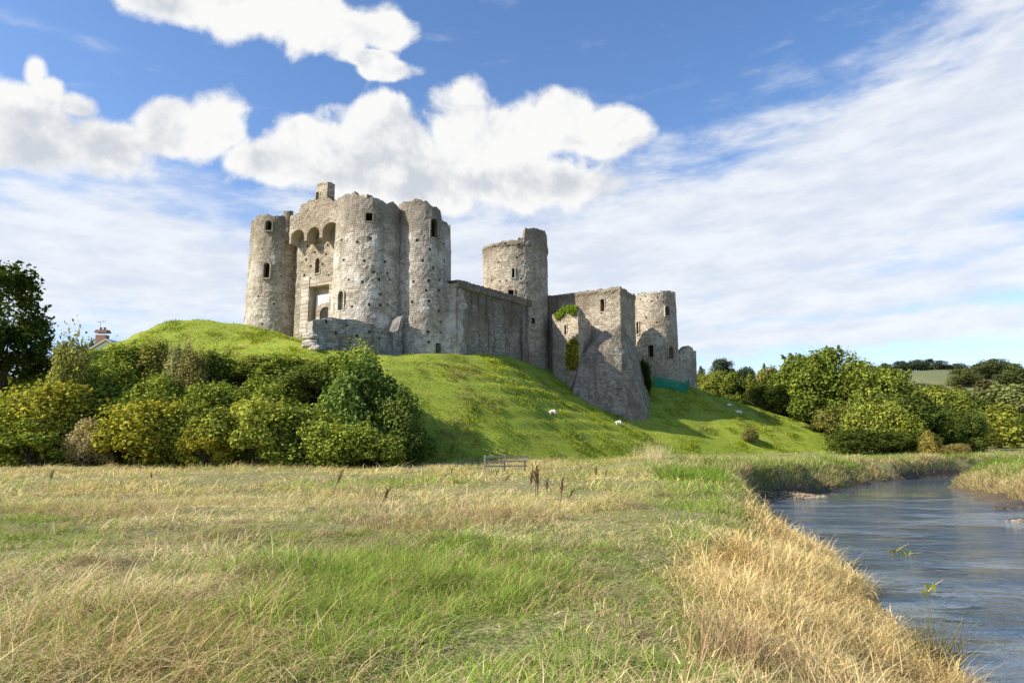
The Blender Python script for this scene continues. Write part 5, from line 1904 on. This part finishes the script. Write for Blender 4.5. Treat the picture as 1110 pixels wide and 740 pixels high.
link('aerial', bm_mesh('aerial', bm, M_WIRE), cot)

# green netting fence below the far tower
M_NET, n_ = mat_new('green_netting')
pos_ = n_.n('ShaderNodeNewGeometry').outputs['Position']
nc = n_.mix(n_.noise(pos_, 1.2, 4, 0.6), (0.015, 0.22, 0.13), (0.04, 0.36, 0.23))
d_ = n_.n('ShaderNodeBsdfDiffuse', {'Color': nc}); t_2 = n_.n('ShaderNodeBsdfTranslucent', {'Color': nc}); tr = n_.n('ShaderNodeBsdfTransparent')
mx_ = n_.n('ShaderNodeMixShader', {0: 0.3, 1: d_.outputs[0], 2: t_2.outputs[0]})
m2 = n_.n('ShaderNodeMixShader', {0: 0.12, 1: mx_.outputs[0], 2: tr.outputs[0]})
n_.n('ShaderNodeOutputMaterial', {'Surface': m2.outputs[0]})
M_POST = simple_mat('fence_post', (0.05, 0.07, 0.06), (0.10, 0.12, 0.10))
pf = [at(709, 410, 101.0), at(717, 410, 101.5), at(741, 410, 102.5), at(747, 410, 106)]
net = thing('netting_fence', (pf[2].x, pf[2].y, gz(pf[2].x, pf[2].y)), 'green mesh netting fence on the slope below the far round tower', 'fence')
for a, b in zip(pf, pf[1:]):
    bm = bmesh.new()
    prev = None
    for i in range(9):
        p = a.lerp(b, i / 8)
        g0_ = gz(p.x, p.y)
        wob = 0.08 * mn.noise(Vector((p.x, 1, 2)))
        row = [bm.verts.new((p.x + wob * k, p.y + 0.06 * math.sin(i * 2 + k), g0_ - 0.1 + 1.5 * k / 4)) for k in range(5)]
        if prev:
            for k in range(4): bm.faces.new((prev[k], row[k], row[k + 1], prev[k + 1]))
        prev = row
    link('net_panel', bm_mesh('net_panel', bm, M_NET), net)
for p in pf:
    bm = bmesh.new()
    g0_ = gz(p.x, p.y)
    tube(bm, [Vector((p.x, p.y + 0.1, g0_ - 0.3)), Vector((p.x, p.y + 0.1, g0_ + 1.1)), Vector((p.x, p.y + 0.1, g0_ + 1.55))], [0.06, 0.055, 0.05], 6)
    link('post', bm_mesh('post', bm, M_POST), net)

# timber field fence at the edge of the meadow
M_WOOD = simple_mat('weathered_timber', (0.17, 0.15, 0.12), (0.34, 0.31, 0.26), 6.0)
FY = 44.0
f0 = at(525.5, 494, FY)
fx = [at(p, 494, FY + k * 0.35).x for k, p in enumerate((525.5, 547, 569))]
fen = thing('timber_fence', (f0.x, FY, gz(f0.x, FY)), 'short grey timber rail fence at the foot of the green slope', 'fence')
ftop = f0.z
for k, x in enumerate(fx):
    bm = bmesh.new()
    yk = FY + k * 0.35
    g0_ = gz(x, yk)
    vs = box(bm, (x, yk, (ftop + 0.05 + g0_ - 0.3) / 2), (0.11, 0.11, ftop + 0.05 - g0_ + 0.3))
    bmesh.ops.bevel(bm, geom=bm.edges[:], offset=0.015, segments=1)
    link('post', bm_mesh('post', bm, M_WOOD), fen)
for dz_ in (0.07, 0.36, 0.66):
    bm = bmesh.new()
    a, b = Vector((fx[0], FY - 0.08, ftop - dz_)), Vector((fx[2] + 0.15, FY + 0.62, ftop - dz_ + 0.03))
    d = b - a
    rot = Matrix.Rotation(math.atan2(d.y, d.x), 3, 'Z')
    box(bm, (a + b) / 2, (d.length, 0.035, 0.10), rot)
    link('rail', bm_mesh('rail', bm, M_WOOD), fen)

# sheep
M_WOOL = simple_mat('sheep_wool', (0.62, 0.58, 0.50), (0.78, 0.75, 0.68), 14.0)
M_FACE = simple_mat('sheep_face', (0.60, 0.56, 0.50), (0.70, 0.66, 0.60), 10.0)


def skin_mesh(name, verts, edges, radii, mat, sub=2):
    me = bpy.data.meshes.new(name)
    me.from_pydata(verts, edges, [])
    o = bpy.data.objects.new(name, me)
    COL.objects.link(o)
    o.modifiers.new('skin', 'SKIN')
    sv = me.skin_vertices[0].data
    for i, r in enumerate(radii): sv[i].radius = (r, r) if not isinstance(r, tuple) else r
    sv[0].use_root = True
    sd = o.modifiers.new('sub', 'SUBSURF'); sd.levels = sub; sd.render_levels = sub
    bpy.context.view_layer.update()
    new = bpy.data.meshes.new_from_object(o.evaluated_get(bpy.context.evaluated_depsgraph_get()))
    new.name = name
    bpy.data.objects.remove(o)
    bpy.data.meshes.remove(me)
    new.materials.clear()
    new.materials.append(mat)
    for p in new.polygons: p.use_smooth = True
    return new


def sheep_mesh(graze):
    hz = 0.18 if graze else 0.88
    V = [(0, 0, 0.62), (0.35, 0, 0.64), (-0.35, 0, 0.63), (0.52, 0, 0.62 if graze else 0.76), (0.70, 0, hz + 0.16 if graze else 0.90), (0.84, 0, hz + 0.02 if graze else 0.86), (-0.52, 0, 0.60), (-0.60, 0, 0.42)]
    E = [(0, 1), (0, 2), (1, 3), (3, 4), (4, 5), (2, 6), (6, 7)]
    Rr = [0.33, 0.27, 0.30, 0.16, 0.115, 0.065, 0.17, 0.04]
    for sx in (0.30, -0.32):
        for sy in (0.14, -0.14):
            i = len(V)
            V += [(sx, sy, 0.42), (sx + (0.02 if sx > 0 else -0.05), sy, 0.22), (sx + 0.01, sy, 0.0)]
            E += [(1 if sx > 0 else 2, i), (i, i + 1), (i + 1, i + 2)]
            Rr += [0.10, 0.052, 0.042]
    for sy in (0.1, -0.1):
        i = len(V)
        V += [(0.62, sy * 1.9, V[4][2] + 0.05)]
        E += [(4, i)]
        Rr += [0.03]
    return skin_mesh('sheep', V, E, Rr, M_WOOL)


sm1 = sheep_mesh(True)
sm2 = sheep_mesh(False)
for (px, py, me_, rz, sc_, lab, Y0) in ((599, 447, sm1, 0.2, 1.0, 'white sheep grazing mid slope, higher on the open green slope', 60),
                                       (670.5, 458, sm1, 0.1, 1.0, 'white sheep grazing by the shadow line below the pyramid spur', 66),
                                       (800.5, 430, sm2, 2.6, 1.1, 'white sheep standing on the far crest before the hedge', 100),
                                       (790.5, 438, sm1, 0.3, 0.9, 'sheep lying in shade just below the crest', 100)):
    # find where the slope is met along the line of sight
    d = ray(px, py)
    best = None
    for Y in np.arange(50, 125, 0.25):
        p = at(px, py + 3, Y)
        if gz(p.x, Y) >= p.z:
            best = (p.x, Y, gz(p.x, Y)); break
    if best is None:
        p = at(px, py, Y0); best = (p.x, Y0, gz(p.x, Y0))
    o = link('sheep', me_)
    o.location = best
    o.rotation_euler = (0, 0, rz)
    o.scale = (sc_ * 0.66, sc_ * 0.66, sc_ * 0.58)
    tag(o, lab, 'sheep', 'sheep on the castle slope')

# dock stalks
M_DOCK = simple_mat('dock_seed', (0.085, 0.038, 0.02), (0.17, 0.08, 0.04), 20.0)


def dock_mesh(seed):
    rnd = random.Random(seed)
    bm = bmesh.new()
    tube(bm, [Vector((0, 0, -0.1)), Vector((0.02, 0.01, 0.5)), Vector((0.05, 0, 1.0))], [0.012, 0.010, 0.005], 5)
    for s in range(6):
        a = rnd.uniform(0, 6.28)
        z0_ = rnd.uniform(0.4, 0.72)
        e = Vector((0.09 * math.cos(a), 0.09 * math.sin(a), z0_ + 0.2))
        tube(bm, [Vector((0.02, 0, z0_)), e], [0.006, 0.003], 4)
        for k in range(14):
            p = Vector((0.02, 0, z0_)).lerp(e, k / 13)
            for _ in range(2):
                q = p + Vector((rnd.uniform(-.02, .02), rnd.uniform(-.02, .02), rnd.uniform(-.02, .02)))
                vs = [bm.verts.new(q + Vector((rnd.uniform(-.022, .022), rnd.uniform(-.022, .022), rnd.uniform(-.02, .02)))) for _ in range(4)]
                for tri in ((0, 1, 2), (0, 2, 3), (0, 3, 1), (1, 3, 2)): bm.faces.new([vs[i] for i in tri])
    for k in range(60):
        z_ = rnd.uniform(0.5, 1.0)
        q = Vector((0.02 + 0.03 * z_ + rnd.uniform(-.025, .025), rnd.uniform(-.025, .025), z_))
        vs = [bm.verts.new(q + Vector((rnd.uniform(-.025, .025), rnd.uniform(-.025, .025), rnd.uniform(-.025, .025)))) for _ in range(4)]
        for tri in ((0, 1, 2), (0, 2, 3), (0, 3, 1), (1, 3, 2)): bm.faces.new([vs[i] for i in tri])
    return bm_mesh('dock_stalk', bm, M_DOCK)


DM = [dock_mesh(i) for i in range(3)]
DOCKS = [(580, 503, 531, 24, 0, 'tallest rust brown dock stalk below the timber fence'), (574, 508, 528, 25, 3, 'thin dock stalk tight beside the tallest stalk'), (583, 508, 534, 22, -4, 'dock stalk leaning against the tallest stalk'),
         (592.5, 518, 532, 23, 0, 'dark short dock stalk standing alone between two pairs'), (607, 517, 537, 21, 3, 'dark dock stalk with a bushy base in mid meadow'), (613, 526, 537, 21, 25, 'small tilted dock stalk leaning off the bushy one'),
         (645, 504, 524, 30, 2, 'rust brown dock stalk nearest the straw tussock'), (654, 508, 524, 30, 14, 'tilted dock stalk paired with the one near the straw tussock'), (534, 509, 520, 30, 25, 'tilted brown dock stalk under the first fence post'),
         (543, 509, 522, 28, 38, 'strongly leaning dock stalk under the second fence post'), (361, 506, 524, 27, 20, 'leaning red brown dock stalk in front of the dark bushes'), (488, 506, 518, 33, 8, 'red dock stalk at the meadow edge of the open slope'),
         (54, 508, 522, 30, 12, 'red dock stalk in front of the golden yellow bush'), (166, 512, 522, 31, -14, 'small red dock stalk in front of the bright yellow green bush'), (411, 524, 546, 20, 22, 'rust dock stalk standing free in the pale mid meadow')]
for i, (px, pt, pb, Y, tilt, lab) in enumerate(DOCKS):
    a = at(px, pt, Y)
    x, y = a.x, Y
    g0_ = gz(x, y)
    o = link('dock_stalk', DM[i % 3])
    o.location = (x, y, g0_)
    h_ = max(0.55, a.z - g0_)
    o.scale = (h_ * 1.1, h_ * 1.1, h_)
    o.rotation_euler = (0, R(tilt), i * 0.0)
    tag(o, lab, 'dock plant', 'dry dock stalks in the meadow')

# pebbles of the gravel bar, drift rocks
M_PEB, n_ = mat_new('river_pebbles')
oi = n_.n('ShaderNodeNewGeometry').outputs['Random Per Island']
finish(n_, n_.mix(oi, (0.13, 0.09, 0.05), (0.40, 0.32, 0.20)), 0.8)
bm = bmesh.new()
rnd = random.Random(12)
for k in range(1150):
    if k < 900:
        x, y = 18.0 + rnd.gauss(0, 2.6), 43.1 + rnd.gauss(0, 0.75)
    else:
        x, y = 23.5 + rnd.gauss(0, 2.2), 30.5 + rnd.gauss(0, 1.1)
    z = gz(x, y)
    if z < WLEVEL - 0.12 or z > -1.0: continue
    r = rnd.uniform(0.04, 0.11)
    m4 = Matrix.Translation((x, y, max(z, WLEVEL - 0.03) + r * 0.2)) @ Matrix.Rotation(rnd.uniform(0, 6), 4, 'Z') @ Matrix.Diagonal((r * 1.5, r, r * 0.6, 1))
    bmesh.ops.create_icosphere(bm, subdivisions=1, radius=1, matrix=m4)
tag(link('gravel_bar', bm_mesh('gravel_bar', bm, M_PEB)), kind='stuff')
M_ROCK = simple_mat('wet_rock', (0.035, 0.03, 0.026), (0.12, 0.10, 0.08), 3.0, 0.6)
for k, (px, py, Y, r, lab) in enumerate(((1096, 549, 36.6, 0.55, 'largest dark rock at the water edge of the far shore'), (1104, 551, 36.0, 0.42, 'dark rock touching the largest shore rock'),
                                         (1084, 554, 35.4, 0.28, 'small low dark rock lying out in the shallows'), (1108, 546, 37.5, 0.45, 'dark rock by the frame edge under the far meadow'))):
    p = at(px, py, Y)
    bm = bmesh.new()
    bmesh.ops.create_icosphere(bm, subdivisions=3, radius=1)
    for v in bm.verts:
        v.co *= 1 + 0.4 * mn.noise(v.co * 1.3 + Vector((k * 7, 1, 0)))
        v.co = Vector((v.co.x * r * 1.5, v.co.y * r, v.co.z * r * 0.6))
    o = link('shore_rock', bm_mesh('shore_rock', bm, M_ROCK))
    o.location = (p.x, Y, max(gz(p.x, Y), WLEVEL - 0.1) + r * 0.18)
    tag(o, lab, 'rock', 'dark rocks at the water edge')

# green twigs standing in the water
M_TWIG = simple_mat('willow_twig', (0.30, 0.24, 0.10), (0.42, 0.36, 0.16), 6.0)
for k, (a, b, lab) in enumerate((((966, 604), (985, 589), 'yellow drift twig sticking up out of the river with green leaves'), ((976, 606), (1000, 601), 'low leafy twig trailing flat in the river current'),
                                 ((1000, 632), (1022, 628), 'short weed covered twig nearest the golden bank grass'))):
    Yt = (22.5, 22.2, 16.8)[k]
    p0 = at(a[0], a[1], Yt); p0.z = WLEVEL - 0.1
    p1 = at(b[0], b[1], Yt)
    p1.z = max(p1.z, WLEVEL + 0.05)
    root = thing('drift_twig', p0, lab, 'twig', 'twigs caught in the river')
    bm = bmesh.new()
    tube(bm, [p0, p0.lerp(p1, 0.5) + Vector((0, 0, 0.04)), p1], [0.022, 0.018, 0.008], 6)
    link('stick', bm_mesh('stick', bm, M_TWIG), root)
    rg2 = np.random.default_rng(k)
    m_ = 12
    P_ = np.array(p0) + (rg2.random((m_, 1)) ** 1.5) * (np.array(p1) - np.array(p0)) * 0.6 + rg2.normal(0, 0.06, (m_, 3))
    P_[:, 2] = np.maximum(P_[:, 2], WLEVEL + 0.02)
    tv = rg2.normal(size=(m_, 3)) * 0.05; bv_ = rg2.normal(size=(m_, 3)) * 0.03
    V_ = np.stack([P_ - tv, P_ + bv_, P_ + tv, P_ - bv_], 1).reshape(-1, 3)
    lf = link('leaves', mesh_np('leaves', V_, np.arange(4 * m_).reshape(-1, 4), M_LEAF, np.repeat(rg2.random((m_, 3)), 4, 0)), root)
    lf.color = (0.20, 0.22, 0.03, 0.2)

rg3 = np.random.default_rng(9)
def reed(px, py, Y, label, n_, hgt, spread, col_, seed):
    r_ = np.random.default_rng(seed)
    c0_ = at(px, py, Y)
    gz0 = gz(c0_.x, Y)
    root = np.stack([c0_.x + r_.normal(0, spread, n_), Y + r_.normal(0, spread, n_), np.full(n_, gz0 - 0.05)], 1)
    az_r = r_.random(n_) * 6.283
    L_ = hgt * (0.5 + 0.6 * r_.random(n_))
    colr = np.array(col_) * (0.6 + 0.8 * r_.random((n_, 1)))
    o = blades('reed_clump', root, az_r, L_, np.full(n_, 0.011), 0.05 + 0.35 * r_.random(n_), 0.2 + 0.8 * r_.random(n_), colr, 3)
    del o['kind']
    tag(o, label, 'reeds')
reed(1012, 690, 10.6, 'dark olive reed clump at the river end of the golden bank grass', 260, 1.0, 0.16, (0.20, 0.17, 0.06), 1)
reed(788, 715, 7.3, 'drooping brown sedge tussock between meadow and golden bank grass', 420, 0.75, 0.24, (0.46, 0.33, 0.17), 2)
reed(708, 512, 45.5, 'tall straw tussock on the hummock near the shadowed slope', 420, 1.35, 0.5, (0.74, 0.62, 0.36), 3)
